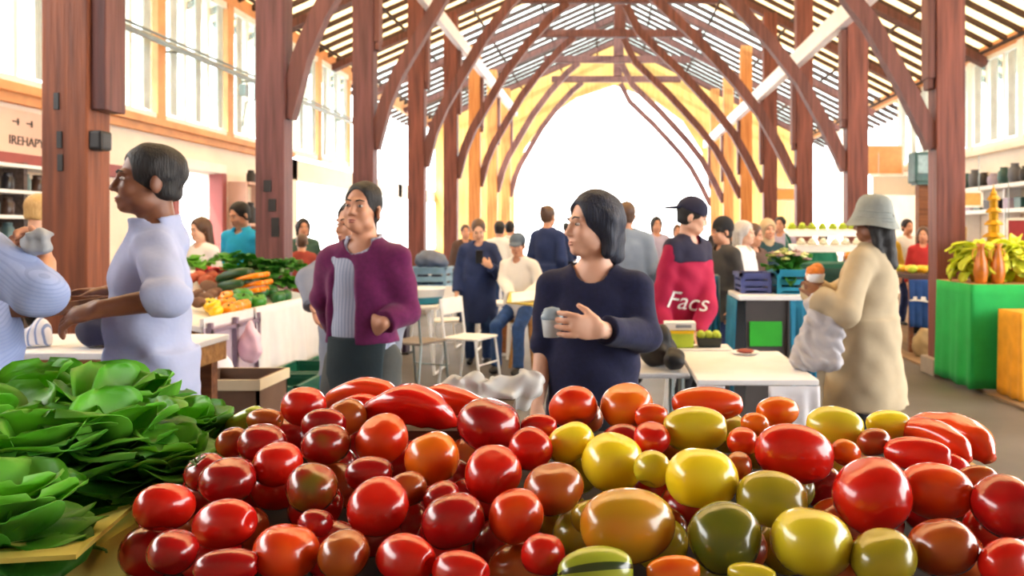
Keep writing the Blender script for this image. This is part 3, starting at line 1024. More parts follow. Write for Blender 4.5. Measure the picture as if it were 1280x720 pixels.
slope_slab(bm, -0.66, 0.85, ys0, ys1, 0, 0.02)
finish('tray_floor', bm, mat('gap_shade_floor', (30, 22, 20), rough=0.9, var=0.2), t)  # near-black tone paints in the shade between the tomatoes
bm = B(); slope_slab(bm, -0.66, 0.85, ys0 - 0.02, ys0, 0.05, 0.09); finish('front_rim', bm, M_TRAY, t)
bm = B(); slope_slab(bm, -0.6, -0.2, 1.5, 1.69, 0.075, 0.07); finish('riser_board', bm, M_TRAYD, t)
bm = B(); slope_slab(bm, -0.66, 0.85, ys1, ys1 + 0.02, -0.01, 0.03); finish('back_rim', bm, M_TRAY, t)
for x in (-0.675, 0.85):
    bm = B(); slope_slab(bm, x, x + 0.015, ys0 - 0.02, ys1 + 0.02, 0.0, 0.04); finish('side_rim', bm, M_TRAY, t)
t = thing('stall_counter', 'dark wooden stall counter under the tomato tray and the lettuce box', 'counter', (-0.1, 1.25, 0))
bm = B(); box(bm, (-0.2, 0, 0.875), (2.7, 1.15, 0.05), bevel=0.008); finish('counter_top', bm, M_TRAYD, t)
for x in (-1.4, 1.0):
    for y in (-0.45, 0.45):
        bm = B(); box(bm, (x, y, 0.425), (0.08, 0.08, 0.85), bevel=0.006); finish('leg', bm, M_TRAYD, t)
bm = B(); box(bm, (-0.2, -0.5, 0.775), (2.5, 0.03, 0.14)); box(bm, (-0.2, 0.5, 0.775), (2.5, 0.03, 0.14)); finish('apron_rail', bm, M_TRAYD, t)

# ------------------------------------------------------------------ heads of green lettuce
def leaf_mat(name, c1, c2, vein):
    if name in MATS: return MATS[name]
    m = mat(name, c1, rough=0.42, scale=9, col2=c2, bump=0.25, bscale=28, spec=0.45)
    nt = m.node_tree; n, l = nt.nodes, nt.links
    b = n['Principled BSDF']
    tr = n.new('ShaderNodeBsdfTranslucent'); tr.inputs[0].default_value = srgb(*vein)
    mx = n.new('ShaderNodeMixShader'); mx.inputs[0].default_value = 0.4
    out = n['Material Output']
    l.new(b.outputs[0], mx.inputs[1]); l.new(tr.outputs[0], mx.inputs[2]); l.new(mx.outputs[0], out.inputs[0])
    return m
LEAFM = [leaf_mat('leaf_bright', (84, 160, 40), (124, 194, 66), (140, 214, 50)),
         leaf_mat('leaf_mid', (60, 138, 38), (98, 172, 56), (110, 190, 46)),
         leaf_mat('leaf_deep', (44, 112, 36), (74, 146, 48), (90, 164, 46))]
M_RIB = mat('leaf_rib', (160, 196, 120), rough=0.5, var=0.1)

def leaf(bm, base, yaw, pitch, L, W, rnd, curl=1.0):
    """One broad rounded leaf: narrow stalk, cupped blade, wavy rim, thin but closed."""
    nu, nv = 13, 9
    M = Matrix.Translation(base) @ Euler((0, 0, yaw)).to_matrix().to_4x4()
    ph = rnd.uniform(0, 6)
    cup = rnd.uniform(0.05, 0.3)
    wav = rnd.uniform(0.04, 0.1)
    up, dn = [], []
    ang = pitch
    x = z = 0.0
    cen = []
    for i in range(nu + 1):
        cen.append((x, z, ang))
        st = L / nu
        x += math.cos(ang) * st; z += math.sin(ang) * st
        ang -= curl * rnd.uniform(0.06, 0.15)
    for i in range(nu + 1):
        s = i / nu
        w = W * (0.12 + 0.88 * max(0.0, math.sin(PI * min(1, max(0, (s - 0.1) / 0.9)) ** 1.2)) ** 0.45) if s < 0.995 else W * 0.12
        if s < 0.14: w = W * (0.1 + 0.25 * s)
        cx, cz, a = cen[i]
        ru, rd = [], []
        for j in range(nv):
            q = (j / (nv - 1)) * 2 - 1
            y = q * w
            h = cup * w * q * q + wav * L * math.sin(7 * s + 3.2 * q + ph) * abs(q) ** 1.5
            rib = -0.012 * L * math.exp(-(q / 0.16) ** 2)
            nx, nz = -math.sin(a), math.cos(a)
            p = Vector((cx + nx * (h + rib), y, cz + nz * (h + rib)))
            ru.append(bm.verts.new(M @ p)); rd.append(bm.verts.new(M @ (p - Vector((nx, 0, nz)) * 0.0012)))
        up.append(ru); dn.append(rd)
    for i in range(nu):
        for j in range(nv - 1):
            f = bm.faces.new((up[i][j], up[i + 1][j], up[i + 1][j + 1], up[i][j + 1]))
            g = bm.faces.new((dn[i][j], dn[i][j + 1], dn[i + 1][j + 1], dn[i + 1][j]))
    for i in range(nu):
        bm.faces.new((up[i][0], dn[i][0], dn[i + 1][0], up[i + 1][0]))
        bm.faces.new((up[i][-1], up[i + 1][-1], dn[i + 1][-1], dn[i][-1]))
    for j in range(nv - 1):
        bm.faces.new((up[0][j], up[0][j + 1], dn[0][j + 1], dn[0][j]))
        bm.faces.new((up[-1][j], dn[-1][j], dn[-1][j + 1], up[-1][j + 1]))

def lettuce(pos, size, seed, label, face=0.0):
    rnd = random.Random(seed)
    t = thing('green_lettuce', label, 'lettuce', pos, face, 'lettuce heads in the box')
    layers = [(6, 0.55, 0.95), (7, 0.85, 1.0), (6, 1.15, 0.95), (4, 1.4, 0.8)]
    for li, (cnt, pit, sz) in enumerate(layers):
        bm = B()
        for i in range(cnt):
            leaf(bm, Vector((0, 0, 0.012 * li)), 2 * PI * (i + 0.5 * (li % 2)) / cnt + rnd.uniform(-0.25, 0.25), pit + rnd.uniform(-0.22, 0.22),
                 size * sz * rnd.uniform(0.88, 1.12), size * sz * rnd.uniform(0.46, 0.62), rnd, rnd.uniform(0.3, 1.3))
        finish(['outer_leaves', 'middle_leaves', 'inner_leaves', 'heart_leaves'][li], bm, LEAFM[[2, 1, 0, 0][li]], t, smooth=True)
    bm = B(); lathe(bm, [(0.0, -0.035), (0.016, -0.033), (0.018, 0.0), (0.012, 0.03), (0.0, 0.035)], k=10); finish('core', bm, M_RIB, t, smooth=True)
    return t
LET = [((50, 555), 1.62, 0.165, 'lettuce head at the back left of the box, below the striped shirt'),
       ((150, 562), 1.6, 0.165, 'tallest lettuce head, below the pale blue shirt of the man'),
       ((238, 572), 1.5, 0.105, 'small lettuce head at the back beside the lime green pepper'),
       ((-40, 600), 1.42, 0.17, 'lettuce head cut off by the picture edge'),
       ((40, 625), 1.25, 0.15, 'lettuce head with broad dark leaves above the yellow flap'),
       ((135, 605), 1.32, 0.16, 'lettuce head in the middle of the box'),
       ((205, 618), 1.3, 0.105, 'lettuce head with frilly pale leaves next to the tomatoes'),
       ((5, 705), 1.02, 0.12, 'lettuce head nearest the front corner of the box')]
for i, ((u, v), Y, s, lb) in enumerate(LET):
    lettuce(at(u, v, Y), s, 40 + i, lb, i * 0.7)
# box of lettuce with its folded front flap
M_CARD = mat('yellow_card', (196, 186, 84), rough=0.7, scale=4, col2=(216, 206, 108), bump=0.1, bscale=10)
t = thing('lettuce_box', 'open cardboard box of lettuce with a yellowish flap folded forward', 'box', (-1.16, 1.28, 0.902))
bm = B(); box(bm, (0, 0, 0.012), (0.92, 0.86, 0.02)); finish('box_floor', bm, M_CARD, t)
bm = B(); box(bm, (0.455, 0, 0.09), (0.012, 0.86, 0.16)); box(bm, (-0.455, 0, 0.09), (0.012, 0.86, 0.16)); box(bm, (0, 0.425, 0.09), (0.9, 0.012, 0.16)); box(bm, (0, -0.425, 0.09), (0.9, 0.012, 0.16)); finish('box_wall', bm, M_CARD, t)
a = [at(-30, 700, 0.93), at(95, 693, 0.95), at(168, 630, 1.22), at(120, 645, 1.2), at(-30, 668, 1.06)]
bm = B()
o_ = Vector((-1.16, 1.28, 0.902))
tp = [bm.verts.new(p - o_) for p in a]; bt = [bm.verts.new(p - o_ - Vector((0, 0, 0.006))) for p in a]
bm.faces.new(tp); bm.faces.new(bt[::-1])
for i in range(5): bm.faces.new((tp[i], bt[i], bt[(i + 1) % 5], tp[(i + 1) % 5]))
finish('front_flap', bm, M_CARD, t)

# crumpled clear bag behind the peppers
M_FILM = mat_glass('clear_film', (225, 228, 228), 0.15, 0.55)
t = bpy.data.objects
F = Field().ell((0, 0, 0.02), (0.075, 0.06, 0.034)).ell((0.045, 0.02, 0.012), (0.06, 0.05, 0.026)).ell((-0.035, -0.01, 0.025), (0.04, 0.04, 0.034)).cone((0.05, 0, 0.02), (0.1, 0.02, 0.035), 0.02, 0.03, 0.02)
o = mesh_obj('produce_bag', F.mesh('bag', 0.004, 0.009, 3.2, 2.0), M_FILM)
o.location = at(600, 505, 1.72)
tag(o, 'crumpled clear plastic bag lying behind the red peppers', 'bag')
# ------------------------------------------------------------------ people
SKIN = {
    'tan': mat('skin_tan', (196, 138, 106), rough=0.5, var=0.06, scale=14, col2=(206, 150, 120)),
    'brown': mat('skin_brown', (122, 76, 54), rough=0.48, var=0.06, scale=14, col2=(136, 88, 64)),
    'fair': mat('skin_fair', (224, 170, 142), rough=0.5, var=0.05, scale=14, col2=(230, 184, 158)),
    'warm': mat('skin_warm', (206, 146, 116), rough=0.5, var=0.05, scale=14, col2=(216, 160, 130)),
}
HAIR = {
    'black': mat('hair_black', (16, 15, 17), rough=0.62, col2=(30, 27, 29), scale=5, stretch=(40, 40, 3), bump=0.5, bscale=4),
    'blueblack': mat('hair_blueblack', (16, 22, 38), rough=0.62, col2=(26, 36, 60), scale=5, stretch=(40, 40, 3), bump=0.5, bscale=4),
    'brown': mat('hair_brown', (70, 46, 34), rough=0.45, col2=(98, 68, 48), scale=5, stretch=(40, 40, 3), bump=0.5, bscale=4),
    'blond': mat('hair_blond', (176, 138, 84), rough=0.45, col2=(206, 172, 112), scale=5, stretch=(40, 40, 3), bump=0.5, bscale=4),
    'grey': mat('hair_grey', (170, 164, 160), rough=0.5, col2=(206, 200, 196), scale=5, stretch=(40, 40, 3), bump=0.5, bscale=4),
}
M_EYEW = mat('eye_white', (190, 180, 172), rough=0.2, var=0.02)
M_EYED = mat('eye_iris', (36, 24, 20), rough=0.15, var=0.1)
M_LIP = mat('lips', (156, 82, 76), rough=0.4, var=0.08)
M_SHOE = mat('dark_shoe', (34, 32, 34), rough=0.5, var=0.2)

def cloth(name, col, **kw):
    return mat('cloth_' + name, col, rough=kw.pop('rough', 0.88), var=kw.pop('var', 0.1), scale=kw.pop('scale', 7), bump=kw.pop('bump', 0.18), bscale=kw.pop('bscale', 30), **kw)

def person(label, xy, yaw, H=1.7, vox=0.011, skin='tan', hair=('short', 'black'), top=None, over=None, bottom=None, hat=None, sleeve_r=None,
           head=(0, 0, 0), L=None, Rr=None, lean=0.0, stout=1.0, sw=1.0, seat=None, feet=None, apron=None, scarf=None, group='people in the market', beard=None):
    """One figure. Local frame: faces -Y, its left hand at +X. Arms: (elbow, wrist, fingertip, palm normal, curl) as world points."""
    s = H / 1.7
    t = thing('person', label, 'person', (xy[0], xy[1], 0), R(yaw), group)
    Mi = (Matrix.Translation((xy[0], xy[1], 0)) @ Matrix.Rotation(R(yaw), 4, 'Z')).inverted()
    Mi3 = Mi.to_3x3()
    near = vox < 0.008
    pz = 0.90 * s if seat is None else seat
    Rl = Matrix.Rotation(lean, 3, 'X')          # positive: bends forward
    def T(x, y, z):                               # a point of the upright torso, leaned about the hips
        return Vector((0, 0, pz)) + Rl @ Vector((x * s, y * s, z * s - 0.90 * s))
    Ra = np.array(Rl)
    neck = T(0, 0.015, 1.43)
    hc = neck + Rl @ Vector((0, -0.022 * s, 0.165 * s))      # head centre
    Rh = Matrix.Rotation(R(head[0]), 3, 'Z') @ Matrix.Rotation(-R(head[1]), 3, 'X') @ Matrix.Rotation(R(head[2]), 3, 'Y')
    hs = 0.225 / 0.237 * s * (1.02 if near else 1.08)
    Hn = np.array(Rh)
    def hp(x, y, z): return hc + Rh @ (Vector((x, y, z)) * hs)
    def hr(*r): return [a * hs for a in r]
    sh = {1: T(0.168 * sw, 0.01, 1.362), -1: T(-0.168 * sw, 0.01, 1.362)}
    arms = {}
    for sd, a in ((1, L), (-1, Rr)):
        if a is None:
            e = sh[sd] + Rl @ Vector((sd * 0.055 * s, 0.025 * s, -0.28 * s)); w_ = e + Vector((-sd * 0.005, -0.075 * s, -0.24 * s)); tp = w_ + Vector((-sd * 0.01, -0.05 * s, -0.17 * s))
            arms[sd] = (e, w_, tp, Vector((-sd, 0, 0)), 0.35)
        else:
            arms[sd] = (Mi @ Vector(a[0]), Mi @ Vector(a[1]), Mi @ Vector(a[2]), Mi3 @ Vector(a[3]) if len(a) > 3 else Vector((0, 1, 0)), a[4] if len(a) > 4 else 0.5)
    hips = {1: Vector((0.085 * s, 0, pz)), -1: Vector((-0.085 * s, 0, pz))}
    legs = {}
    for sd in (1, -1):
        f = Vector((sd * 0.1 * s, 0.02, 0.075 * s)) if feet is None else Vector((feet[sd][0], feet[sd][1], 0.075 * s))
        d = f - hips[sd]
        L1 = L2 = 0.425 * s
        dl = min(d.length, L1 + L2 - 1e-3)
        f = hips[sd] + d.normalized() * dl if d.length > L1 + L2 else f
        d = f - hips[sd]
        mid = hips[sd] + d * 0.5
        hgt = math.sqrt(max(0, L1 * L1 - (d.length / 2) ** 2))
        fw = Vector((0.12 * sd, -1, 0)); fw -= d.normalized() * fw.dot(d.normalized()); fw.normalize()
        legs[sd] = (mid + fw * hgt, f)

    def torso(F, g, k=0.05):
        F.ell(T(0, 0.0, 1.25), [(0.148 * sw + g) * s, (0.1 * stout + g) * s, (0.18 + g) * s], k, Ra)
        for q in (1, -1): F.cone(T(0, 0.018, 1.425), T(q * 0.135 * sw, 0.012, 1.372), (0.05 + g * 0.6) * s, (0.048 + g * 0.7) * s, k)
        F.ell(T(0, -0.012 * stout, 1.07), [(0.138 * stout + g) * s, (0.102 * stout ** 1.3 + g) * s, (0.17 + g) * s], k, Ra)
        F.ell(T(0, 0.01, 0.93), [(0.16 * stout + g) * s, (0.112 * stout + g) * s, (0.12 + g) * s], k, Ra)

    # body: one surface from the head to the ankles
    F = Field()
    torso(F, -0.008)
    F.cone(neck + Rl @ Vector((0, 0.01, -0.03)) * s, hp(0, 0.022, -0.06), 0.058 * s, 0.05 * s, 0.03)
    F.cone(neck + Rl @ Vector((-0.085, 0.01, -0.062)) * s, neck + Rl @ Vector((0.085, 0.01, -0.062)) * s, 0.028 * s, 0.028 * s, 0.05)
    F.ell(hp(0, 0.014, 0.035), hr(0.075, 0.094, 0.088), 0.02, Hn)
    F.ell(hp(0, -0.034, -0.042), hr(0.056, 0.056, 0.072), 0.03, Hn)
    F.ell(hp(0, -0.07, -0.092), hr(0.024, 0.02, 0.018), 0.025, Hn)
    for sd in (1, -1):
        F.ell(hp(sd * 0.034, -0.068, -0.03), hr(0.022, 0.02, 0.024), 0.02, Hn)
        F.ell(hp(sd * 0.046, -0.02, -0.07), hr(0.016, 0.03, 0.02), 0.025, Hn)
        F.ell(hp(sd * 0.077, 0.014, -0.012), hr(0.009, 0.021, 0.033), 0.008, np.array(Rh @ Matrix.Rotation(sd * 0.35, 3, 'Z')))
        F.ell(hp(sd * 0.03, -0.096, 0.004), hr(0.017, 0.013, 0.011), 0.012, Hn, sub=True)
    F.ell(hp(0, -0.08, 0.024), hr(0.05, 0.016, 0.011), 0.015, Hn)
    F.cone(hp(0, -0.089, 0.01), hp(0, -0.107, -0.03), 0.0075 * hs, 0.0115 * hs, 0.014)
    for sd in (1, -1): F.ell(hp(sd * 0.012, -0.095, -0.034), hr(0.009, 0.01, 0.008), 0.008, Hn)
    F.ell(hp(0, -0.088, -0.063), hr(0.023, 0.012, 0.007), 0.008, Hn)
    F.ell(hp(0, -0.086, -0.073), hr(0.019, 0.012, 0.007), 0.008, Hn)
    for sd in (1, -1):
        e, w_, tp, pn, curl = arms[sd]
        F.cone(sh[sd], e, 0.05 * s, 0.039 * s, 0.03)
        F.cone(e, w_, 0.04 * s, 0.027 * s, 0.015)
        d = (tp - w_).normalized()
        n = pn - d * pn.dot(d)
        n = n.normalized() if n.length > 1e-3 else d.orthogonal().normalized()
        sx = d.cross(n).normalized()
        RM = np.array(Matrix((sx, n, d)).transposed())
        F.ell(w_ + d * 0.048 * s, [0.041 * s, 0.017 * s, 0.056 * s], 0.02, RM)
        tsd = 1 if sx.dot(Vector((0, 0, 1))) > -0.2 else -1
        for q, ln in enumerate((0.9, 1.0, 0.94, 0.74)):
            off = (0.031 - 0.0207 * q) * s * tsd
            p0 = w_ + d * 0.082 * s + sx * off
            d1 = (d * math.cos(curl) + n * math.sin(curl)); d2 = (d * math.cos(curl * 2.3) + n * math.sin(curl * 2.3)); d3 = (d * math.cos(curl * 3.2) + n * math.sin(curl * 3.2))
            p1 = p0 + d1 * 0.042 * ln * s + sx * off * 0.1; p2 = p1 + d2 * 0.028 * ln * s; p3 = p2 + d3 * 0.02 * ln * s
            F.cone(p0, p1, 0.0102 * s, 0.0092 * s, 0.005); F.cone(p1, p2, 0.0092 * s, 0.0084 * s, 0.003); F.cone(p2, p3, 0.0084 * s, 0.0072 * s, 0.003)
        b0 = w_ + d * 0.022 * s + sx * 0.03 * s * tsd; td = (d * 0.75 + sx * 0.6 * tsd + n * 0.35).normalized()
        b1 = b0 + td * 0.042 * s; b2 = b1 + (td + d * 0.35 + n * 0.3).normalized() * 0.03 * s
        F.cone(b0, b1, 0.0145 * s, 0.0112 * s, 0.012); F.cone(b1, b2, 0.011 * s, 0.0085 * s, 0.004)
        kn, ft = legs[sd]
        F.cone(hips[sd], kn, 0.074 * s, 0.052 * s, 0.03)
        F.cone(kn, kn.lerp(ft, 0.35), 0.05 * s, 0.05 * s, 0.02); F.cone(kn.lerp(ft, 0.3), ft, 0.05 * s, 0.034 * s, 0.02)
    mesh_obj('body', F.mesh('body', vox), SKIN[skin], t)

    # face details
    for sd in (1, -1):
        bm = B()
        ball(bm, hp(sd * 0.03, -0.0815, 0.003), hr(0.0125, 0.0085, 0.0062), 12, rot=Rh.to_euler())
        f0 = len(bm.faces)
        ball(bm, hp(sd * 0.03, -0.0855, 0.003), hr(0.006, 0.0055, 0.006), 10)
        bm.faces.ensure_lookup_table()
        for f in bm.faces[f0:]: f.material_index = 1
        finish('eye', bm, [M_EYEW, M_EYED], t, smooth=True)
        bm = B()
        tube(bm, [hp(sd * 0.012, -0.094, 0.024), hp(sd * 0.03, -0.095, 0.03), hp(sd * 0.048, -0.082, 0.025)], lambda f: 0.0035 * hs * (1.1 - 0.5 * f), 6)
        finish('eyebrow', bm, HAIR[hair[1]] if hair else HAIR['black'], t, smooth=True)
    bm = B()
    ball(bm, hp(0, -0.0925, -0.0635), hr(0.02, 0.0085, 0.0042), 10, rot=Rh.to_euler()); ball(bm, hp(0, -0.0915, -0.0725), hr(0.017, 0.0085, 0.0048), 10, rot=Rh.to_euler())
    finish('lips', bm, M_LIP, t, smooth=True)

    # hair
    hv = max(vox, 0.006)
    if hair and hair[0] != 'none':
        st, hcname = hair
        F = Field()
        vol = {'short': 0.009, 'bob': 0.015, 'long': 0.013, 'tied': 0.007, 'bun': 0.01}[st]
        F.ell(hp(0, 0.018, 0.04), hr(0.075 + vol, 0.096 + vol, 0.088 + vol), 0.01, Hn)
        if st == 'short':
            F.ell(hp(0, 0.045, -0.03), hr(0.068, 0.062, 0.06), 0.02, Hn)
        if st in ('bob', 'long'):
            for sd in (1, -1):
                zl = -0.1 if st == 'bob' else -0.24
                F.cone(hp(sd * 0.07, 0.03, 0.02), hp(sd * 0.066, 0.03 if st == 'bob' else 0.05, zl), 0.034 * hs, 0.026 * hs, 0.03)
            F.cone(hp(0, 0.07, 0.0), hp(0, 0.085, -0.1 if st == 'bob' else -0.26), 0.062 * hs, 0.05 * hs, 0.03)
        if st == 'tied':
            F.ell(hp(0, 0.05, -0.03), hr(0.062, 0.055, 0.05), 0.02, Hn)
            F.cone(hp(0, 0.11, 0.0), hp(0, 0.12, -0.15), 0.026 * hs, 0.016 * hs, 0.02)
        if st == 'bun':
            F.ell(hp(0, 0.045, -0.02), hr(0.066, 0.06, 0.06), 0.02, Hn)
            F.ell(hp(0, 0.1, 0.09), hr(0.04, 0.036, 0.036), 0.012, Hn)
        F.ell(hp(0, -0.105, -0.016), hr(0.061 if st in ('bob', 'long') else 0.066, 0.08, 0.106), 0.012, Hn, sub=True)
        if st in ('short', 'tied', 'bun'):
            for sd in (1, -1): F.ell(hp(sd * 0.085, -0.012, -0.035), hr(0.022, 0.046, 0.05), 0.01, Hn, sub=True)
            F.ell(hp(0, 0.05, -0.12), hr(0.12, 0.2, 0.055), 0.015, Hn, sub=True)
        mesh_obj('hair', F.mesh('hair', hv, 0.0022 if near else 0, 2.2, 1.3), HAIR[hcname], t)
    if beard:
        F = Field().ell(hp(0, -0.044, -0.066), hr(0.0555, 0.05, 0.05), 0.01, Hn)
        F.ell(hp(0, -0.03, 0.0), hr(0.09, 0.12, 0.05), 0.012, Hn, sub=True); F.ell(hp(0, -0.1, -0.066), hr(0.024, 0.02, 0.011), 0.006, Hn, sub=True)
        F.cut(hp(0, 0.01, 0), Rh @ Vector((0, 1, 0)))
        mesh_obj('beard', F.mesh('beard', hv), HAIR['black'], t)

    # clothes
    def garment(name, m, g, sleeve, hem, flare=0.0, neckr=0.066, wrk=0.004, opening=None, collar=False, seed=0.0, legs_in=False, cuff=0.0, loose=0.0):
        F = Field()
        torso(F, g)
        if loose:
            F.ell(T(0, -0.01, 1.08), [(0.15 * stout + loose) * s, (0.11 * stout + loose) * s, 0.26 * s], 0.06, Ra)
        for sd in (1, -1):
            e, w_ = arms[sd][0], arms[sd][1]
            gg = (g * 0.75 + loose * 0.3) * s
            sleeve_ = sleeve if sd > 0 or sleeve_r is None else sleeve_r
            if sleeve_ > 0:
                f1 = min(1, sleeve_); e1 = sh[sd].lerp(e, f1)
                F.cone(sh[sd], e1, 0.047 * s + gg * 0.8, 0.044 * s + gg, 0.04, flat=sleeve_ <= 1)
                if sleeve_ > 1:
                    w1 = e.lerp(w_, min(1.0, sleeve_ - 1))
                    F.cone(e, w1, 0.046 * s + gg, (0.034 + cuff) * s + gg, 0.015, flat=True)
                    if cuff:
                        F.cone(e.lerp(w_, max(0, sleeve_ - 1.28)), w1, 0.05 * s + gg, 0.048 * s + gg, 0.006, flat=True)
        zh = hem * s - (0.90 * s - pz)
        if zh < pz - 0.05:
            F.skirt((0, 0.005, zh), (0, 0.0, pz + 0.12 * s), [(0.17 * stout + g + flare) * s, (0.125 * stout + g + flare) * s], [(0.16 * stout + g) * s, (0.118 * stout + g) * s], 0.05)
        F.cut((0, 0, zh), (0, 0, -1))
        if collar:
            F.cone(neck + Rl @ Vector((0, 0.008, -0.045)) * s, neck + Rl @ Vector((0, -0.004, 0.045)) * s, 0.085 * s, 0.079 * s, 0.012, flat=True)
        F.cone(neck + Rl @ Vector((0, 0.0, -0.035)) * s, neck + Rl @ Vector((0, -0.012, 0.2)) * s, neckr * s, neckr * s, 0.008, sub=True)
        F.ell(neck + Rl @ Vector((0, -0.06, 0.005)) * s, [0.05 * s, 0.05 * s, 0.036 * s], 0.015, sub=True)
        if opening:
            F.cone(T(opening[0], -0.17, 1.5), T(opening[1], -0.2, hem - 0.05), opening[2] * s, opening[3] * s, 0.01, sub=True)
        return mesh_obj(name, F.mesh(name, vox, wrk if vox < 0.012 else wrk * 0.5, 1.0, seed), m, t)

    if bottom:
        kind, m = bottom
        F = Field()
        F.ell(Vector((0, 0.01 * s, pz + 0.02 * s)), [(0.166 * stout + 0.006) * s, (0.118 * stout + 0.006) * s, 0.13 * s], 0.03)
        if kind == 'skirt':
            F.skirt((0, 0, 0.42 * s), (0, 0, pz + 0.08 * s), [0.24 * s, 0.2 * s], [0.16 * s, 0.12 * s], 0.03)
            F.cut((0, 0, 0.42 * s), (0, 0, -1))
        else:
            for sd in (1, -1):
                kn, ft = legs[sd]
                F.cone(hips[sd], kn, 0.092 * s, 0.068 * s, 0.03); F.cone(kn, ft, 0.068 * s, 0.058 * s, 0.02, flat=True)
        F.cut((0, 0, pz + 0.13 * s), (0, 0, 1))
        mesh_obj('trousers' if kind != 'skirt' else 'skirt', F.mesh('b', vox, 0.003, 1.0, 2.0), m, t)
    if top: garment(**top)
    if over: garment(**over)
    for sd in (1, -1):
        kn, ft = legs[sd]
        bm = B()
        F = Field().ell(ft + Vector((0, -0.05 * s, -0.035 * s)), [0.043 * s, 0.115 * s, 0.04 * s], 0.02).ell(ft + Vector((0, 0.015 * s, -0.01 * s)), [0.044 * s, 0.055 * s, 0.05 * s], 0.02)
        F.cut(ft + Vector((0, 0, -0.073 * s)), (0, 0, -1)); F.cut(ft + Vector((0, 0, 0.035 * s)), (0, 0, 1))
        bm.free()
        mesh_obj('shoe', F.mesh('s', max(vox, 0.009)), M_SHOE, t)
    if apron:
        m, z0, z1, wd = apron
        F = Field()
        F.skirt((0, -0.005, z0 * s), (0, 0, z1 * s), [0.2 * stout * s, 0.165 * stout * s], [0.175 * stout * s, 0.14 * stout * s], 0)
        F.cut((0, -0.03, 0), (0, 1, 0)); F.cut((wd * s, 0, 0), (1, 0, 0)); F.cut((-wd * s, 0, 0), (-1, 0, 0))
        mesh_obj('apron', F.mesh('a', vox), m, t)
    if scarf:
        m, = scarf
        F = Field().cone(T(-0.05, -0.1, 1.47), T(-0.045, -0.155, 1.1), 0.035 * s, 0.04 * s, 0.01).cone(T(0.05, -0.1, 1.47), T(0.03, -0.15, 1.2), 0.032 * s, 0.036 * s, 0.01)
        F.cone(T(-0.06, -0.05, 1.48), T(0.0, 0.07, 1.48), 0.03 * s, 0.03 * s, 0.02).cone(T(0.06, -0.05, 1.48), T(0.0, 0.07, 1.48), 0.03 * s, 0.03 * s, 0.02)
        mesh_obj('scarf', F.mesh('sc', vox, 0.004, 2, 1), m, t)

    # hats
    if hat:
        kind, m = hat
        F = Field()
        nm = 'hat'
        if kind == 'cap' or kind == 'backcap':
            nm = 'cap'
            F.ell(hp(0, 0.014, 0.045), hr(0.09, 0.112, 0.1), 0.01, Hn)
            F.cut(hp(0, 0.014, 0.03), Rh @ Vector((0, -0.18 if kind == 'cap' else 0.18, -1)))
            sg = -1 if kind == 'cap' else 1
            V = Field().ell(hp(0, 0.014 + sg * 0.125, 0.032), hr(0.075, 0.075, 0.012), 0.01, np.array(Rh @ Matrix.Rotation(-sg * 0.25, 3, 'X')))
            F.ops += V.ops
        elif kind == 'knit':
            nm = 'knit_cap'
            F.ell(hp(0, 0.02, 0.05), hr(0.09, 0.112, 0.108), 0.01, Hn)
            F.cut(hp(0, 0.014, 0.012), Rh @ Vector((0, -0.25, -1)))
            F.cone(hp(-0.06, -0.06, 0.02), hp(0.06, -0.06, 0.02), 0.022 * hs, 0.022 * hs, 0.02)
        elif kind == 'hood':
            nm = 'head_scarf'
            F.ell(hp(0, 0.02, 0.03), hr(0.098, 0.118, 0.118), 0.01, Hn)
            F.cone(hp(0, 0.03, -0.05), neck + Vector((0, 0.01, -0.03)) * s, 0.082 * hs, 0.1 * hs, 0.04)
            F.ell(hp(0, -0.12, -0.02), hr(0.062, 0.1, 0.082), 0.012, Hn, sub=True)
        if kind == 'bucket':
            nm = 'bucket_hat'
            bm = B()
            prof = [(0.0, 0.142), (0.035, 0.14), (0.066, 0.13), (0.088, 0.108), (0.101, 0.072), (0.108, 0.03), (0.124, -0.012), (0.146, -0.052), (0.148, -0.056), (0.143, -0.056), (0.121, -0.018), (0.104, 0.024), (0.096, 0.068), (0.08, 0.106), (0.0, 0.134)]
            lathe(bm, [(r * hs, z * hs) for r, z in prof], k=36, squash=(0.94, 1.08))
            for v in bm.verts:
                a = math.atan2(v.co.y, v.co.x)
                if v.co.z < 0.03 * hs: v.co.z += 0.006 * math.sin(3 * a + 1) * hs / 0.95
                v.co = hp(0, 0.012, 0.03) + Rh @ (Matrix.Rotation(-0.16, 3, 'X') @ v.co)
            h = finish(nm, bm, m, t, smooth=True)
            bm = B()
            for z in (0.035, 0.0, -0.02):
                rr = {0.035: 0.109, 0.0: 0.12, -0.02: 0.127}[z]
                pts = [hp(0, 0.012, 0.03) + Rh @ (Matrix.Rotation(-0.16, 3, 'X') @ Vector((rr * 0.94 * hs * math.cos(a), rr * 1.08 * hs * math.sin(a), z * hs))) for a in [2 * PI * i / 36 for i in range(37)]]
                tube(bm, pts, 0.002, 5, up=(0, 0, 1))
            finish('stitching', bm, m, h)
        else:
            mesh_obj(nm, F.mesh('h', hv, 0.001 if near else 0, 2, 0), m, t)
    return t

W = at
def arm(e, w, tip, pn=(0, 1, 0), curl=0.5):
    return (W(*e), W(*w), W(*tip), Vector(pn), curl)

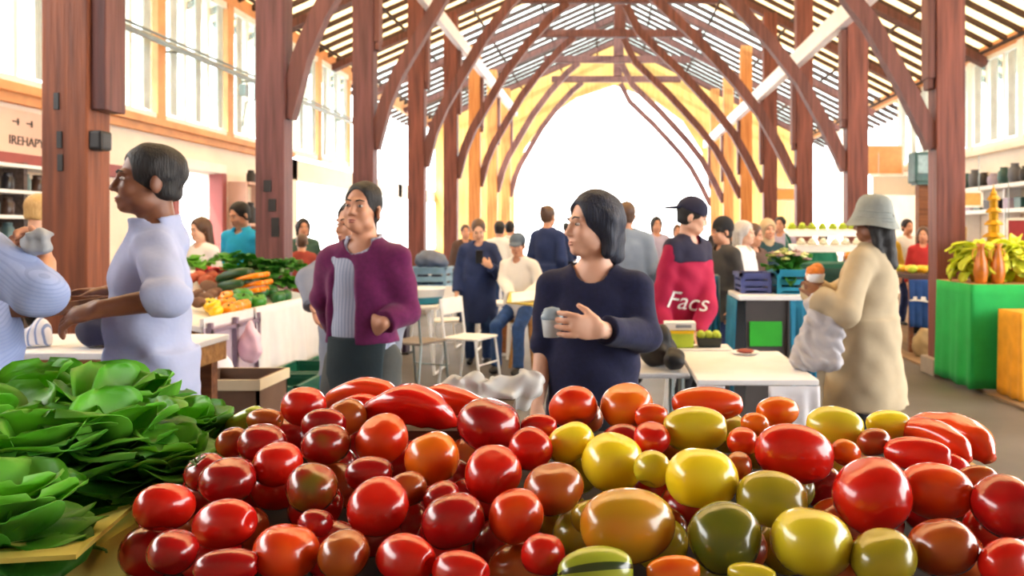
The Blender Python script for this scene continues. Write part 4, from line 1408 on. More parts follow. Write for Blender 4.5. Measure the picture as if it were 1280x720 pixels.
M_PALEBLUE = cloth('pale_blue_shirt', (168, 178, 212), var=0.06, bump=0.6, bscale=11)
M_STRIPED = mat_stripe('cloth_striped_shirt', (150, 166, 208), (140, 157, 202), freq=95, width=0.35, axis=(0.55, 0, -0.83))
M_NAVY = cloth('navy_knit', (20, 24, 58), var=0.15, scale=60, rough=0.95, sheen=0.05)
M_PURPLE = cloth('purple_wool', (98, 16, 74), var=0.14, scale=50, rough=0.95, sheen=0.1)
M_GREYSHIRT = mat_stripe('cloth_grey_blue_shirt', (164, 170, 190), (136, 144, 168), freq=60, width=0.35)
M_JEANS = cloth('blue_denim', (40, 74, 128), var=0.2, scale=20)
M_DARK = cloth('black_cloth', (22, 22, 28), var=0.2)
M_OLIVE = cloth('olive_grey_trousers', (70, 72, 70), var=0.12)
M_COAT = cloth('beige_coat', (178, 162, 134), var=0.05, bscale=18)
M_HAT = cloth('grey_felt_hat', (146, 152, 148), var=0.06, scale=20)
M_GREYJ = cloth('grey_jacket', (128, 134, 150), var=0.1)
M_CYAN = cloth('cyan_shirt', (36, 178, 236), var=0.12)
M_WHITEC = cloth('white_cloth', (226, 224, 222), var=0.04)
M_NAVYC = cloth('navy_coat', (28, 46, 92), var=0.15)
M_GREYCAP = cloth('grey_cap', (84, 98, 116), var=0.12)
M_BLUEGREY = cloth('blue_grey_shirt', (126, 140, 160), var=0.08)
M_CRIM = cloth('crimson_jersey', (168, 16, 66), var=0.1)
M_NAVY2 = cloth('navy_cap', (28, 28, 56), var=0.15)
M_TEAL = cloth('teal_apron', (24, 110, 142), var=0.15)
M_KHAKI = cloth('dark_khaki_jacket', (58, 56, 56), var=0.2)
M_TEALG = cloth('dark_teal_pouch', (30, 44, 50), var=0.15)
M_RED = cloth('red_cloth', (176, 40, 44), var=0.12)
M_BROWNJ = cloth('brown_jacket', (84, 62, 54), var=0.15)
M_YELL = cloth('mustard_cloth', (196, 160, 48), var=0.12)
M_TANS = cloth('tan_scarf', (196, 170, 136), var=0.1)
M_PINKC = cloth('pink_cloth', (224, 120, 160), var=0.1)
M_LILAC = cloth('lilac_cloth', (176, 168, 196), var=0.1)

# the man behind the seller's table, in profile
person('man in a pale blue shirt with rolled sleeves, seen from the side', (-1.63, 2.84), -60, 1.79, 0.0058, 'brown', ('short', 'black'), stout=0.98, sw=0.98,
       head=(6, 2, 0), 
       L=arm((212, 372, 2.55), (128, 386, 2.5), (66, 400, 2.48), (0.1, 0.6, -0.8), 0.45), Rr=arm((195, 352, 3.05), (135, 366, 2.98), (88, 366, 2.92), (0, -0.3, -1), 0.3),
       top=dict(name='shirt', m=M_PALEBLUE, g=0.016, sleeve=1.3, hem=0.78, collar=True, wrk=0.008, cuff=0.006, loose=0.004), bottom=('trousers', M_JEANS))
person('person in a blue striped shirt raising a bent arm at the picture edge', (-2.07, 2.47), 150, 1.86, 0.0065, 'tan', ('short', 'brown'), stout=1.25,
       Rr=arm((48, 366, 2.3), (56, 330, 2.44), (46, 304, 2.48), (-0.6, -0.4, 0.2), 0.9),
       top=dict(name='striped_shirt', m=M_STRIPED, g=0.022, sleeve=1.35, hem=0.8, collar=True, wrk=0.007, loose=0.012, seed=2.0), bottom=('trousers', M_DARK))
person('person with pale hair in a denim jacket half hidden by the thick brown post', (-4.42, 6.2), 140, 1.76, 0.011, 'fair', ('short', 'blond'), head=(20, -10, 0),
       over=dict(name='jacket', m=M_JEANS, g=0.03, sleeve=1.9, hem=0.85, collar=True, loose=0.015), bottom=('trousers', M_DARK))
# the woman in navy in the middle of the picture
person('woman in a navy blue jumper looking aside and holding a clear cup', (-0.06, 2.8), -10, 1.62, 0.0056, 'fair', ('bob', 'blueblack'), head=(-50, 2, -3), sw=0.98, stout=1.0,
       L=arm((806, 420, 2.72), (750, 412, 2.5), (696, 404, 2.45), (-0.1, 1, -0.1), 0.42), Rr=arm((682, 428, 2.8), (672, 498, 2.74), (662, 560, 2.7), (1, 0.3, 0), 0.3),
       top=dict(name='jumper', m=M_NAVY, g=0.014, sleeve=1.88, hem=0.86, neckr=0.078, wrk=0.004, loose=0.008, seed=1.0), bottom=('skirt', M_NAVY), apron=(M_DARK, 0.5, 0.98, 0.14), sleeve_r=1.1)
# the woman in the purple cardigan and the one hidden behind her
person('woman in a purple cardigan over a grey shirt with one hand in her pocket', (-1.12, 3.62), -8, 1.71, 0.0066, 'tan', ('tied', 'black'), head=(0, 6, 3), sw=0.95, stout=0.92,
       L=arm((508, 388, 3.6), (479, 404, 3.48), (452, 416, 3.54), (0, 1, 0), 0.6), Rr=arm((406, 372, 3.72), (424, 420, 3.86), (440, 440, 3.9), (0, 1, 0), 0.4),
       top=dict(name='shirt', m=M_GREYSHIRT, g=0.012, sleeve=0, hem=0.97, collar=True, wrk=0.004, seed=3.0),
       over=dict(name='cardigan', m=M_PURPLE, g=0.022, sleeve=1.92, hem=1.0, wrk=0.0045, opening=(-0.05, -0.09, 0.1, 0.13), neckr=0.085, loose=0.004, seed=4.0),
       bottom=('trousers', M_OLIVE), apron=(M_TEALG, 0.66, 1.03, 0.13), feet={1: (0.1, 0.1), -1: (-0.12, -0.12)})
person('person in a grey jacket mostly hidden behind the woman in the purple cardigan', (-1.375, 4.3), -14, 1.64, 0.009, 'tan', ('long', 'black'), head=(-20, 0, 0),
       Rr=arm((388, 350, 4.2), (394, 384, 4.06), (397, 404, 4.02), (1, 0, 0), 0.5), over=dict(name='jacket', m=M_GREYJ, g=0.03, sleeve=1.95, hem=0.76, loose=0.015), bottom=('trousers', M_JEANS))
# the person in the bucket hat
person('person in a beige coat and grey bucket hat, back half turned, holding food', (1.47, 4.62), -128, 1.66, 0.0072, 'brown', ('long', 'black'), lean=-0.07, head=(4, -4, 0), stout=1.2, sw=1.08, hat=('bucket', M_HAT),
       L=arm((1056, 392, 4.3), (1020, 372, 4.42), (1012, 346, 4.5), (-0.2, 1, 0), 0.5), Rr=arm((1040, 372, 4.85), (1012, 362, 4.72), (1014, 344, 4.66), (0, -1, 0), 0.5),
       over=dict(name='coat', m=M_COAT, g=0.036, sleeve=1.93, hem=0.52, flare=0.05, collar=True, wrk=0.005, loose=0.025, seed=5.0, cuff=0.012), bottom=('trousers', M_DARK))
# behind the vegetable stand
person('man in a cyan shirt bending over the far end of the vegetable stand', (-3.98, 8.72), -12, 1.8, 0.011, 'warm', ('short', 'black'), head=(-16, -18, 0), lean=0.12,
       top=dict(name='shirt', m=M_CYAN, g=0.025, sleeve=1.5, hem=0.8, collar=True, loose=0.02), bottom=('trousers', M_DARK))
person('woman with brown hair in a white top sitting behind the vegetable stand', (-4.2, 8.2), -20, 1.62, 0.012, 'fair', ('long', 'brown'), head=(-10, -8, 0), top=dict(name='blouse', m=M_WHITEC, g=0.02, sleeve=1.9, hem=0.8), bottom=('trousers', M_JEANS))
person('person with black hair in a green top beyond the vegetable stand', (-4.3, 11.2), 30, 1.66, 0.014, 'tan', ('bob', 'black'), top=dict(name='shirt', m=cloth('green_top', (56, 84, 70)), g=0.02, sleeve=1.9, hem=0.8), bottom=('trousers', M_DARK))
person('small person in a red jumper beyond the dark timber post', (-4.05, 10.5), 200, 1.45, 0.014, 'tan', ('short', 'brown'), top=dict(name='jumper', m=cloth('rust_jumper', (150, 60, 48)), g=0.02, sleeve=1.9, hem=0.8), bottom=('trousers', M_DARK))
# the middle distance
person('woman in a long navy coat looking down at the phone in her hand', (-1.5, 9.1), 4, 1.62, 0.0105, 'fair', ('tied', 'brown'), head=(6, -24, 0),
       L=arm((627, 345, 9.05), (613, 333, 8.9), (598, 322, 8.86), (0, 1, 0), 0.6), Rr=arm((574, 342, 9.1), (571, 366, 9.0), (569, 382, 8.98), (1, 0, 0), 0.4),
       over=dict(name='coat', m=M_NAVYC, g=0.03, sleeve=1.95, hem=0.5, flare=0.03, loose=0.02), bottom=('trousers', cloth('dark_blue_trousers', (30, 58, 104))))
person('person in a white shirt and grey cap perched with a yellow paper on the lap', (-0.99, 8.85), -18, 1.66, 0.0105, 'warm', ('short', 'black'), head=(14, -8, 0), hat=('cap', M_GREYCAP), lean=0.12, seat=0.68, feet={1: (0.16, -0.42), -1: (-0.12, -0.36)},
       L=arm((676, 358, 8.7), (655, 372, 8.45), (640, 374, 8.4), (0, 1, 0), 0.4), Rr=arm((630, 352, 8.8), (640, 372, 8.5), (652, 374, 8.45), (0, 1, 0), 0.4),
       top=dict(name='shirt', m=M_WHITEC, g=0.025, sleeve=1.9, hem=0.8, collar=True, loose=0.02), bottom=('trousers', M_JEANS))
person('person with black hair in a white shirt just behind the navy coat', (-1.66, 12.0), 175, 1.64, 0.014, 'tan', ('short', 'black'), top=dict(name='shirt', m=M_WHITEC, g=0.03, sleeve=1.5, hem=0.8, loose=0.02), bottom=('trousers', M_JEANS))
person('person with tan curls showing above the shoulder of the navy jumper', (-0.78, 10.0), 150, 1.8, 0.014, 'tan', ('bun', 'brown'), top=dict(name='shirt', m=M_NAVYC, g=0.03, sleeve=1.5, hem=0.8), bottom=('trousers', M_DARK))
person('man in a blue grey shirt seen from behind, to the side of the navy jumper', (0.16, 7.9), 186, 1.77, 0.0115, 'tan', ('short', 'brown'), sw=1.1, stout=1.1,
       over=dict(name='shirt', m=M_BLUEGREY, g=0.035, sleeve=1.9, hem=0.72, loose=0.03), bottom=('trousers', M_OLIVE))
person('person in a crimson jersey with white lettering and a navy cap turned backwards', (0.52, 5.78), 48, 1.72, 0.0085, 'fair', ('short', 'black'), head=(38, -14, 0), hat=('backcap', M_NAVY2), lean=0.12, sw=1.08,
       L=arm((884, 385, 5.62), (870, 420, 5.5), (852, 428, 5.42), (0, 0, -1), 0.4), Rr=arm((824, 385, 5.62), (836, 420, 5.48), (850, 430, 5.4), (0, 0, -1), 0.4),
       top=dict(name='jersey', m=M_CRIM, g=0.022, sleeve=1.9, hem=0.8, loose=0.03), over=dict(name='hood_collar', m=M_NAVY2, g=0.032, sleeve=0.25, hem=1.27, neckr=0.07), bottom=('trousers', M_DARK))
person('person in a dark jacket and black knit cap with a yellow strap', (1.05, 7.5), -60, 1.6, 0.0105, 'tan', ('short', 'black'), hat=('knit', M_DARK), head=(-10, -4, 0), stout=1.15,
       over=dict(name='jacket', m=M_KHAKI, g=0.035, sleeve=1.95, hem=0.72, loose=0.02), bottom=('trousers', M_NAVYC))
person('person with grey hair in a pale jacket and teal apron', (1.32, 7.9), 60, 1.58, 0.012, 'fair', ('bob', 'grey'), over=dict(name='jacket', m=M_WHITEC, g=0.03, sleeve=1.9, hem=0.8, loose=0.015), bottom=('skirt', M_TEAL))
person('person with long brown hair in a brown jacket beside the teal crates', (1.5, 8.4), 40, 1.56, 0.012, 'tan', ('long', 'brown'), head=(20, -10, 0), over=dict(name='jacket', m=M_BROWNJ, g=0.03, sleeve=1.9, hem=0.8), bottom=('trousers', M_JEANS))
person('woman in a tan head scarf and dark teal top facing over the flowers', (1.83, 9.3), 10, 1.62, 0.012, 'warm', ('short', 'brown'), hat=('hood', M_TANS), top=dict(name='top', m=cloth('dark_teal_top', (30, 62, 72)), g=0.025, sleeve=1.9, hem=0.8), bottom=('trousers', M_DARK))
# far visitors
FAR = [
    (-2.45, 13.5, 20, 1.6, 'brown', M_BROWNJ, M_DARK, 'short', 'person in a brown jacket between the posts, beyond the navy coat'),
    (-1.75, 14.0, 160, 1.66, 'black', M_WHITEC, M_JEANS, 'short', 'far person in white with black hair, tallest of those behind the navy coat'),
    (-1.35, 16.5, 10, 1.6, 'black', M_LILAC, M_DARK, 'bob', 'far person in lilac near the bright arch'),
    (-0.95, 13.0, -20, 1.55, 'brown', M_RED, M_NAVYC, 'bob', 'far person in red behind the grey cap'),
    (-1.05, 19.0, 180, 1.7, 'black', M_NAVYC, M_DARK, 'short', 'distant person in navy under the arch'),
    (0.75, 13.0, 10, 1.72, 'black', M_LILAC, M_DARK, 'bob', 'far person in lilac seen beside the navy cap'),
    (1.3, 15.5, 0, 1.62, 'brown', M_PINKC, M_JEANS, 'bob', 'far person in pink beyond the crimson jersey'),
    (2.25, 16.5, 170, 1.72, 'brown', M_KHAKI, M_DARK, 'short', 'far person in khaki standing by the far right posts'),
    (2.0, 12.2, -10, 1.6, 'black', M_DARK, M_JEANS, 'bob', 'person in black behind the grey-haired one'),
    (2.72, 12.8, -30, 1.72, 'black', M_LILAC, M_NAVYC, 'short', 'tall person in lilac behind the tan head scarf'),
    (3.05, 11.5, 200, 1.52, 'black', cloth('emerald_top', (16, 110, 84)), M_DARK, 'short', 'person in an emerald top among the crates'),
    (4.35, 12.6, -10, 1.6, 'black', M_YELL, M_DARK, 'bob', 'shopper in mustard yellow behind the bucket hat'),
    (4.75, 12.8, 15, 1.68, 'black', M_WHITEC, M_NAVYC, 'short', 'tall shopper in white in the right aisle'),
    (4.42, 11.3, -25, 1.55, 'brown', M_RED, M_DARK, 'long', 'shopper with a red top beside the reddish post'),
    (4.3, 13.8, 170, 1.66, 'black', M_NAVY2, M_DARK, 'short', 'dark-dressed shopper farthest back in the right aisle'),
]
for x, y, yw, h, hcn, mt, mb, st, lb in FAR:
    person(lb, (x, y), yw, h, 0.016, 'warm', (st, hcn), top=dict(name='top', m=mt, g=0.028, sleeve=1.9, hem=0.8), bottom=('trousers', mb))
person('woman with long blond hair in a black top beyond the golden ornaments', (4.9, 11.25), -40, 1.62, 0.012, 'fair', ('long', 'blond'), top=dict(name='top', m=M_DARK, g=0.025, sleeve=1.9, hem=0.75), bottom=('trousers', M_DARK))
# ------------------------------------------------------------------ market furniture and goods
M_TOPW = mat('white_table_top', (234, 234, 236), rough=0.4, var=0.03)
M_TCLOTH = cloth('white_tablecloth', (228, 226, 230), var=0.03, bscale=8)
M_TUBEW = mat('white_tube', (226, 228, 232), rough=0.35, var=0.03)
M_WOODL = mat_wood('light_wood', (150, 104, 54), (190, 140, 82), axis='X')
M_WOODB = mat_wood('brown_board', (106, 62, 36), (140, 88, 52), axis='X')
M_BOXB = mat('brown_cardboard', (104, 78, 62), rough=0.85, var=0.1, scale=5)
M_BOXL = mat('pale_cardboard', (214, 198, 168), rough=0.85, var=0.06, scale=5)
M_GREENP = mat('dark_green_plastic', (16, 92, 70), rough=0.45, var=0.12)
M_TEALP = mat('teal_plastic', (20, 126, 156), rough=0.4, var=0.12)
M_BLUEC = cloth('royal_blue_cloth', (24, 66, 128), var=0.18)
M_GREENC = cloth('bright_green_cloth', (26, 164, 76), var=0.08, bscale=8)
M_YELLC = cloth('golden_cloth', (222, 154, 36), var=0.12)
M_GOLD = mat('gold_paint', (196, 146, 24), rough=0.35, metal=0.35, var=0.25, scale=12)
M_AMBER = mat('amber_glaze', (184, 106, 24), rough=0.3, var=0.3, scale=10)
M_LIMEL = leaf_mat('leaf_lime', (222, 232, 50), (240, 244, 100), (226, 236, 60))
M_WBAG = mat('white_plastic_bag', (236, 228, 234), rough=0.4, var=0.03)
M_BLK = mat('black_nylon', (20, 20, 24), rough=0.55, var=0.2)
M_SIGNY = mat('yellow_board', (206, 164, 84), rough=0.6, var=0.15)
M_SIGNO = mat('orange_board', (238, 170, 112), rough=0.6, var=0.08)
M_TEALD = mat('dark_teal_case', (52, 92, 94), rough=0.4, var=0.2)

def grp_thing(name, label, cat, loc, group=None): return thing(name, label, cat, loc, 0, group)

def veg_mesh(kind):
    bm = B()
    if kind == 'pepper':
        nu = 20
        prof = [(0.0, 0.36), (0.2, 0.46), (0.55, 0.5), (0.85, 0.38), (0.96, 0.05), (0.86, -0.4), (0.66, -0.72), (0.3, -0.84), (0.0, -0.74)]
        lathe(bm, prof, k=nu)
        for v in bm.verts:
            a = math.atan2(v.co.y, v.co.x); f = 1 - 0.1 * (0.5 - 0.5 * math.cos(4 * a))
            v.co.x *= f; v.co.y *= f
    elif kind == 'cucumber':
        tube(bm, [(-1, 0, 0.0), (-0.85, 0, 0.06), (-0.4, 0, 0.12), (0.2, 0, 0.12), (0.8, 0, 0.03), (1, 0, -0.02)], lambda t: 0.3 * math.sin(PI * (0.06 + 0.88 * t)) ** 0.5, 12)
    elif kind == 'carrot':
        tube(bm, [(-1, 0, 0), (-0.9, 0, 0), (0, 0, 0.05), (0.7, 0, 0.02), (1, 0, 0)], lambda t: 0.22 * (1 - t) ** 0.7 * min(1, 0.5 + 6 * t) + 0.01, 10)
    elif kind == 'potato':
        ball(bm, (0, 0, 0), (1, 0.78, 0.7), 16)
        for v in bm.verts: v.co *= 1 + 0.08 * math.sin(3 * v.co.x + 2 * v.co.y) + 0.05 * math.sin(5 * v.co.z + v.co.x)
    elif kind == 'cabbage':
        ball(bm, (0, 0, 0), (0.8, 0.8, 0.75), 16)
        rr = random.Random(3)
        for i in range(12):
            a = i * 2.4; leaf(bm, Vector((0, 0, -0.6)), a, 1.0 + 0.3 * rr.random(), 1.5, 0.75, rr, 2.6)
    return bm
VEG = {}
for kd in ('pepper', 'cucumber', 'carrot', 'potato', 'cabbage'):
    o = finish(kd, veg_mesh(kd), TM['red'], smooth=True); VEG[kd] = o.data; bpy.data.objects.remove(o)
def stalk_mesh():
    bm = B(); tube(bm, [(0, 0, 0.3), (0.02, 0, 0.5), (0.08, 0.03, 0.68)], 0.11, 8); return bm
o = finish('stalk', stalk_mesh(), M_STEM); STALK = o.data; bpy.data.objects.remove(o)
VM = {'yellow': mat('yellow_pepper_skin', (240, 196, 24), rough=0.25, var=0.08), 'orange': mat('orange_pepper_skin', (244, 140, 16), rough=0.25, var=0.1),
      'green': mat('green_pepper_skin', (52, 132, 36), rough=0.3, var=0.2), 'dgreen': mat('dark_cucumber_skin', (24, 66, 30), rough=0.35, var=0.25, scale=14),
      'brown': mat('brown_root_skin', (104, 74, 56), rough=0.8, var=0.25), 'red': mat('radish_skin', (198, 44, 60), rough=0.4, var=0.15),
      'rust': mat('rust_root_skin', (164, 78, 52), rough=0.7, var=0.2), 'lime': mat('lime_skin', (176, 196, 52), rough=0.5, var=0.12), 'mango': mat('golden_fruit_skin', (232, 178, 36), rough=0.4, var=0.15)}
def veg(name, kind, loc, size, rot, m, label, cat, group, stalk=False):
    o = bpy.data.objects.new(name, VEG[kind]); C.objects.link(o)
    o.location = loc; o.rotation_euler = rot; o.scale = (size,) * 3 if not hasattr(size, '__len__') else size
    remat(o, m); tag(o, label, cat, group)
    if stalk:
        c = bpy.data.objects.new('stalk', STALK); C.objects.link(c); c.parent = o
    return o

# ---- vegetable stand on the left
SX0, SX1, SY0, SY1 = -2.85, -4.15, 5.58, 8.0
def stand_z(x): return 0.87 + 0.22 * (SX0 - x)
def on_stand(u, v):
    dx, dv = (u - VU) / FPX, (v - VV) / FPX
    Y = min(1.257 / (dv - 0.22 * dx), 7.75)
    return Vector((max(dx * Y, -4.05), Y, stand_z(max(dx * Y, -4.05))))
t = thing('vegetable_stand', 'long sloping market stand draped in white cloth and heaped with vegetables', 'market stand', (-3.5, 6.8, 0))
bm = B()
vs = []
for x in (SX0, SX1):
    for y in (SY0, SY1):
        for dz in (0, -0.04): vs.append(bm.verts.new((x + 3.5, y - 6.8, stand_z(x) - 0.035 + dz)))
for f in ((0, 2, 6, 4), (1, 5, 7, 3), (0, 1, 3, 2), (4, 6, 7, 5), (0, 4, 5, 1), (2, 3, 7, 6)): bm.faces.new([vs[i] for i in f])
finish('stand_top', bm, M_TOPW, t)
for x in (-3.0, -4.0):
    for y in (5.75, 6.9, 7.9):
        bm = B(); box(bm, (x + 3.5, y - 6.8, (stand_z(x) - 0.075) / 2), (0.06, 0.06, stand_z(x) - 0.075)); finish('leg', bm, M_WOODL, t)
bm = B(); beam(bm, (SX0 + 3.5, SY0 - 6.8, 0.86), (SX0 + 3.5, SY1 - 6.8, 0.86), 0.03, 0.07); finish('front_lip', bm, M_TOPW, t)
def hanging(name, parent, p0, p1, z0, z1, m, amp=0.03, waves=7, nrm=(1, 0, 0), nx=48, nz=10, ragged=0.02):
    """Cloth falling from the line p0-p1 (parent space), folds deepening towards the hem."""
    bm = B(); p0, p1, nrm = Vector(p0), Vector(p1), Vector(nrm)
    F_, K_ = [], []
    for j in range(nz + 1):
        g = j / nz
        ra, rb = [], []
        for i in range(nx + 1):
            f = i / nx
            p = p0.lerp(p1, f)
            zb = z1 + ragged * math.sin(5 * f * PI + 1)
            z = z0 + (zb - z0) * g
            off = amp * g ** 0.8 * (math.sin(waves * 2 * PI * f + 0.7 * math.sin(9 * f)) * 0.7 + 0.3 * math.sin(waves * 4.4 * PI * f + 1))
            q = Vector((p.x, p.y, z)) + nrm * (off + 0.012 + amp * g)
            ra.append(bm.verts.new(q)); rb.append(bm.verts.new(q - nrm * 0.004))
        F_.append(ra); K_.append(rb)
    for j in range(nz):
        for i in range(nx):
            bm.faces.new((F_[j][i], F_[j][i + 1], F_[j + 1][i + 1], F_[j + 1][i])); bm.faces.new((K_[j][i], K_[j + 1][i], K_[j + 1][i + 1], K_[j][i + 1]))
    for j in range(nz):
        bm.faces.new((F_[j][0], F_[j + 1][0], K_[j + 1][0], K_[j][0])); bm.faces.new((F_[j][-1], K_[j][-1], K_[j + 1][-1], F_[j + 1][-1]))
    for i in range(nx):
        bm.faces.new((F_[0][i], K_[0][i], K_[0][i + 1], F_[0][i + 1])); bm.faces.new((F_[-1][i], F_[-1][i + 1], K_[-1][i + 1], K_[-1][i]))
    return finish(name, bm, m, parent, smooth=True)
hanging('tablecloth', t, (SX0 + 3.5 + 0.02, 6.35 - 6.8, 0), (SX0 + 3.5 + 0.02, SY1 - 6.8, 0), 0.9, 0.22, M_TCLOTH, 0.035, 4)
hanging('front_panel', t, (SX0 + 3.5 + 0.0, SY0 - 6.8, 0), (SX0 + 3.5 + 0.0, 6.4 - 6.8, 0), 0.86, 0.3, cloth('lilac_stand_panel', (186, 168, 184), var=0.05), 0.012, 3)
bm = B()
for y in (5.62, 6.0, 6.38): box(bm, (SX0 + 3.5 + 0.04, y - 6.8, 0.58), (0.03, 0.035, 0.56))
box(bm, (SX0 + 3.5 + 0.04, 6.0 - 6.8, 0.8), (0.03, 0.8, 0.03))
finish('panel_frame', bm, mat('mauve_frame', (136, 116, 136), var=0.1), t)

rv = random.Random(5)
def scatter(n, cu, cv, du, dv, fn):
    for i in range(n):
        u, v = cu + rv.uniform(-du, du), cv + rv.uniform(-dv, dv)
        fn(i, on_stand(u, v))
HEAP = []
def put(name, kind, size, m, label, cat, group, flat=False, stalk=False, lift=0.7):
    st = {}
    def f(i, p):
        if flat:                                     # long roots and cucumbers lie side by side in layers
            if i == 0: st['o'] = Vector((p.x, p.y, 0))
            k, lay = i % 4, i // 4
            dia = size * (0.66 if kind == 'cucumber' else 0.5)
            x = st['o'].x + (0.02 if lay % 2 else 0); y = st['o'].y + (k - 1.5 + 0.5 * (lay % 2)) * dia
            veg(name, kind, (x, y, stand_z(x) + dia * 0.55 + lay * dia * 0.95), size * rv.uniform(0.92, 1.0), (0, 0.21, PI + rv.uniform(-0.06, 0.06)), m, label, cat, group, stalk)
            return
        rot = (rv.uniform(-0.5, 0.5), rv.uniform(-0.4, 0.4), rv.uniform(0, 6.3)) if not flat else (0, 0, rv.uniform(-0.9, 0.9) + 1.3)
        s = size * rv.uniform(0.88, 1.12)
        HEAP.append([veg(name, kind, p, s, rot, m, label, cat, group, stalk), p.x, p.y, s * (0.98 if kind == 'potato' else 0.86), 0.0])
    return f
G = 'vegetables on the draped stand'
scatter(4, 272, 386, 4, 6, put('bell_pepper', 'pepper', 0.062, VM['yellow'], 'yellow bell pepper heaped at the front lip of the vegetable stand', 'bell pepper', 'yellow peppers on the stand', stalk=True))
scatter(7, 289, 383, 9, 8, put('bell_pepper', 'pepper', 0.068, VM['orange'], 'orange bell pepper heaped between yellow and green ones on the stand', 'bell pepper', 'orange peppers on the stand', stalk=True))
scatter(5, 315, 380, 9, 4, put('bell_pepper', 'pepper', 0.075, VM['green'], 'green bell pepper lying at the front lip of the vegetable stand', 'bell pepper', 'green peppers on the stand', stalk=True))
scatter(6, 290, 360, 14, 5, put('cucumber', 'cucumber', 0.15, VM['dgreen'], 'dark green cucumber piled behind the orange peppers', 'cucumber', 'cucumbers on the stand', flat=True, lift=0.3))
scatter(12, 320, 364, 10, 8, put('carrot', 'carrot', 0.13, VM['orange'], 'orange carrot in the bunch sloping up the stand', 'carrot', 'carrots on the stand', flat=True, lift=0.3))
scatter(4, 305, 347, 5, 5, put('carrot', 'carrot', 0.13, VM['orange'], 'orange carrot in the small bunch at the back of the stand', 'carrot', 'carrots at the back of the stand', flat=True, lift=0.3))
scatter(5, 345, 374, 8, 4, put('bell_pepper', 'pepper', 0.07, mat('deep_green_skin', (30, 96, 40), rough=0.3, var=0.25), 'deep green pepper near the leafy bunches on the stand', 'bell pepper', 'deep green peppers on the stand'))
scatter(8, 259, 375, 10, 14, put('beetroot', 'potato', 0.062, VM['brown'], 'earthy brown beetroot at the near end of the stand', 'beetroot', 'beetroots on the stand'))
scatter(6, 255, 355, 8, 5, put('sweet_potato', 'potato', 0.07, VM['rust'], 'rust coloured sweet potato behind the brown beetroots', 'sweet potato', 'sweet potatoes on the stand'))
scatter(9, 278, 342, 11, 6, put('radish', 'potato', 0.05, VM['red'], 'pinkish red radish piled at the back of the stand', 'radish', 'radishes on the stand'))
def settle():
    """Spread the heaped vegetables sideways, lifting what does not fit into a second layer."""
    for it in range(60):
        for i in range(len(HEAP)):
            for j in range(i + 1, len(HEAP)):
                a, b = HEAP[i], HEAP[j]
                dx, dy, dz = b[1] - a[1], b[2] - a[2], b[4] - a[4]
                d = math.sqrt(dx * dx + dy * dy + dz * dz) + 1e-6
                g = a[3] + b[3] - d
                if g > 0:
                    h = math.hypot(dx, dy) + 1e-6
                    q = 0.3 * g
                    a[1] -= q * dx / h; a[2] -= q * dy / h; b[1] += q * dx / h; b[2] += q * dy / h
                    if it > 25: b[4] += 0.25 * g
        for e in HEAP:
            e[1] = min(max(e[1], SX1 + 0.1), SX0 - e[3]); e[2] = min(max(e[2], SY0 + e[3]), SY1 - e[3])
    for e in HEAP:
        e[0].location = (e[1], e[2], stand_z(e[1]) + e[3] * 1.02 - (0.035 if e[3] > 0.1 else 0.03) + e[4] + 0.004)
def greens(p, size, seed, label, group, m, name='leafy_bunch', cat='greens', up=1.15):
    rnd = random.Random(seed)
    t = thing(name, label, cat, p, rnd.uniform(0, 6), group)
    bm = B()
    for i in range(16):
        leaf(bm, Vector((0, 0, 0)), i * 2.4, up + rnd.uniform(-0.5, 0.35), size * rnd.uniform(0.8, 1.1), size * rnd.uniform(0.28, 0.4), rnd, 1.2)
    finish('leaves', bm, m, t, smooth=True)
    bm = B(); tube(bm, [(0, 0, -0.02), (0, 0, 0.03)], 0.02, 8); finish('tied_stalks', bm, M_RIB, t)
    HEAP.append([t, p.x, p.y, 0.105, 0.0])
    return t
for i, (u, v) in enumerate(((318, 345), (330, 343), (342, 347), (325, 352), (338, 356), (352, 352))):
    greens(on_stand(u, v) + Vector((0, 0, 0.03)), 0.17, 70 + i, 'bright green leafy bunch standing at the back of the stand', 'bright leafy bunches on the stand', LEAFM[1])
for i, (u, v) in enumerate(((356, 362), (366, 356), (376, 352), (384, 356), (370, 366), (362, 348), (388, 348))):
    greens(on_stand(u, v) + Vector((0, 0, 0.03)), 0.17, 90 + i, 'dark leafy bunch with pale ribs at the far end of the stand', 'dark leafy bunches on the stand', LEAFM[2])
greens(on_stand(243, 345), 0.2, 120, 'pale green leafy bunch at the near end of the stand, beside the man', None, LEAFM[0])

settle()
# bags, boxes and crates under and before the stand
def blob(name, label, cat, loc, parts, m, vox=0.012, wr=0.008, fr=1.3, group=None, cutz=None):
    F = Field()
    for c, r in parts: F.ell(c, r, 0.04)
    if cutz is not None: F.cut((0, 0, cutz), (0, 0, -1))
    o = mesh_obj(name, F.mesh(name, vox, wr, fr, len(label)), m)
    o.location = loc
    return tag(o, label, cat, group)
blob('hanging_bag', 'white plastic bag hung at the near corner of the vegetable stand', 'bag', at(262, 478, 5.42), [((0, 0, 0.1), (0.15, 0.08, 0.13)), ((0.03, 0, 0.2), (0.06, 0.05, 0.1)), ((-0.06, 0, 0.18), (0.05, 0.04, 0.1))], M_WBAG, cutz=0.0)
blob('hanging_bag', 'small pink plastic bag hanging on the front of the stand', 'bag', at(313, 433, 6.02), [((0, 0, 0), (0.09, 0.05, 0.13)), ((0, 0, 0.1), (0.04, 0.03, 0.1))], mat('pink_plastic', (244, 200, 220), rough=0.4, var=0.05))
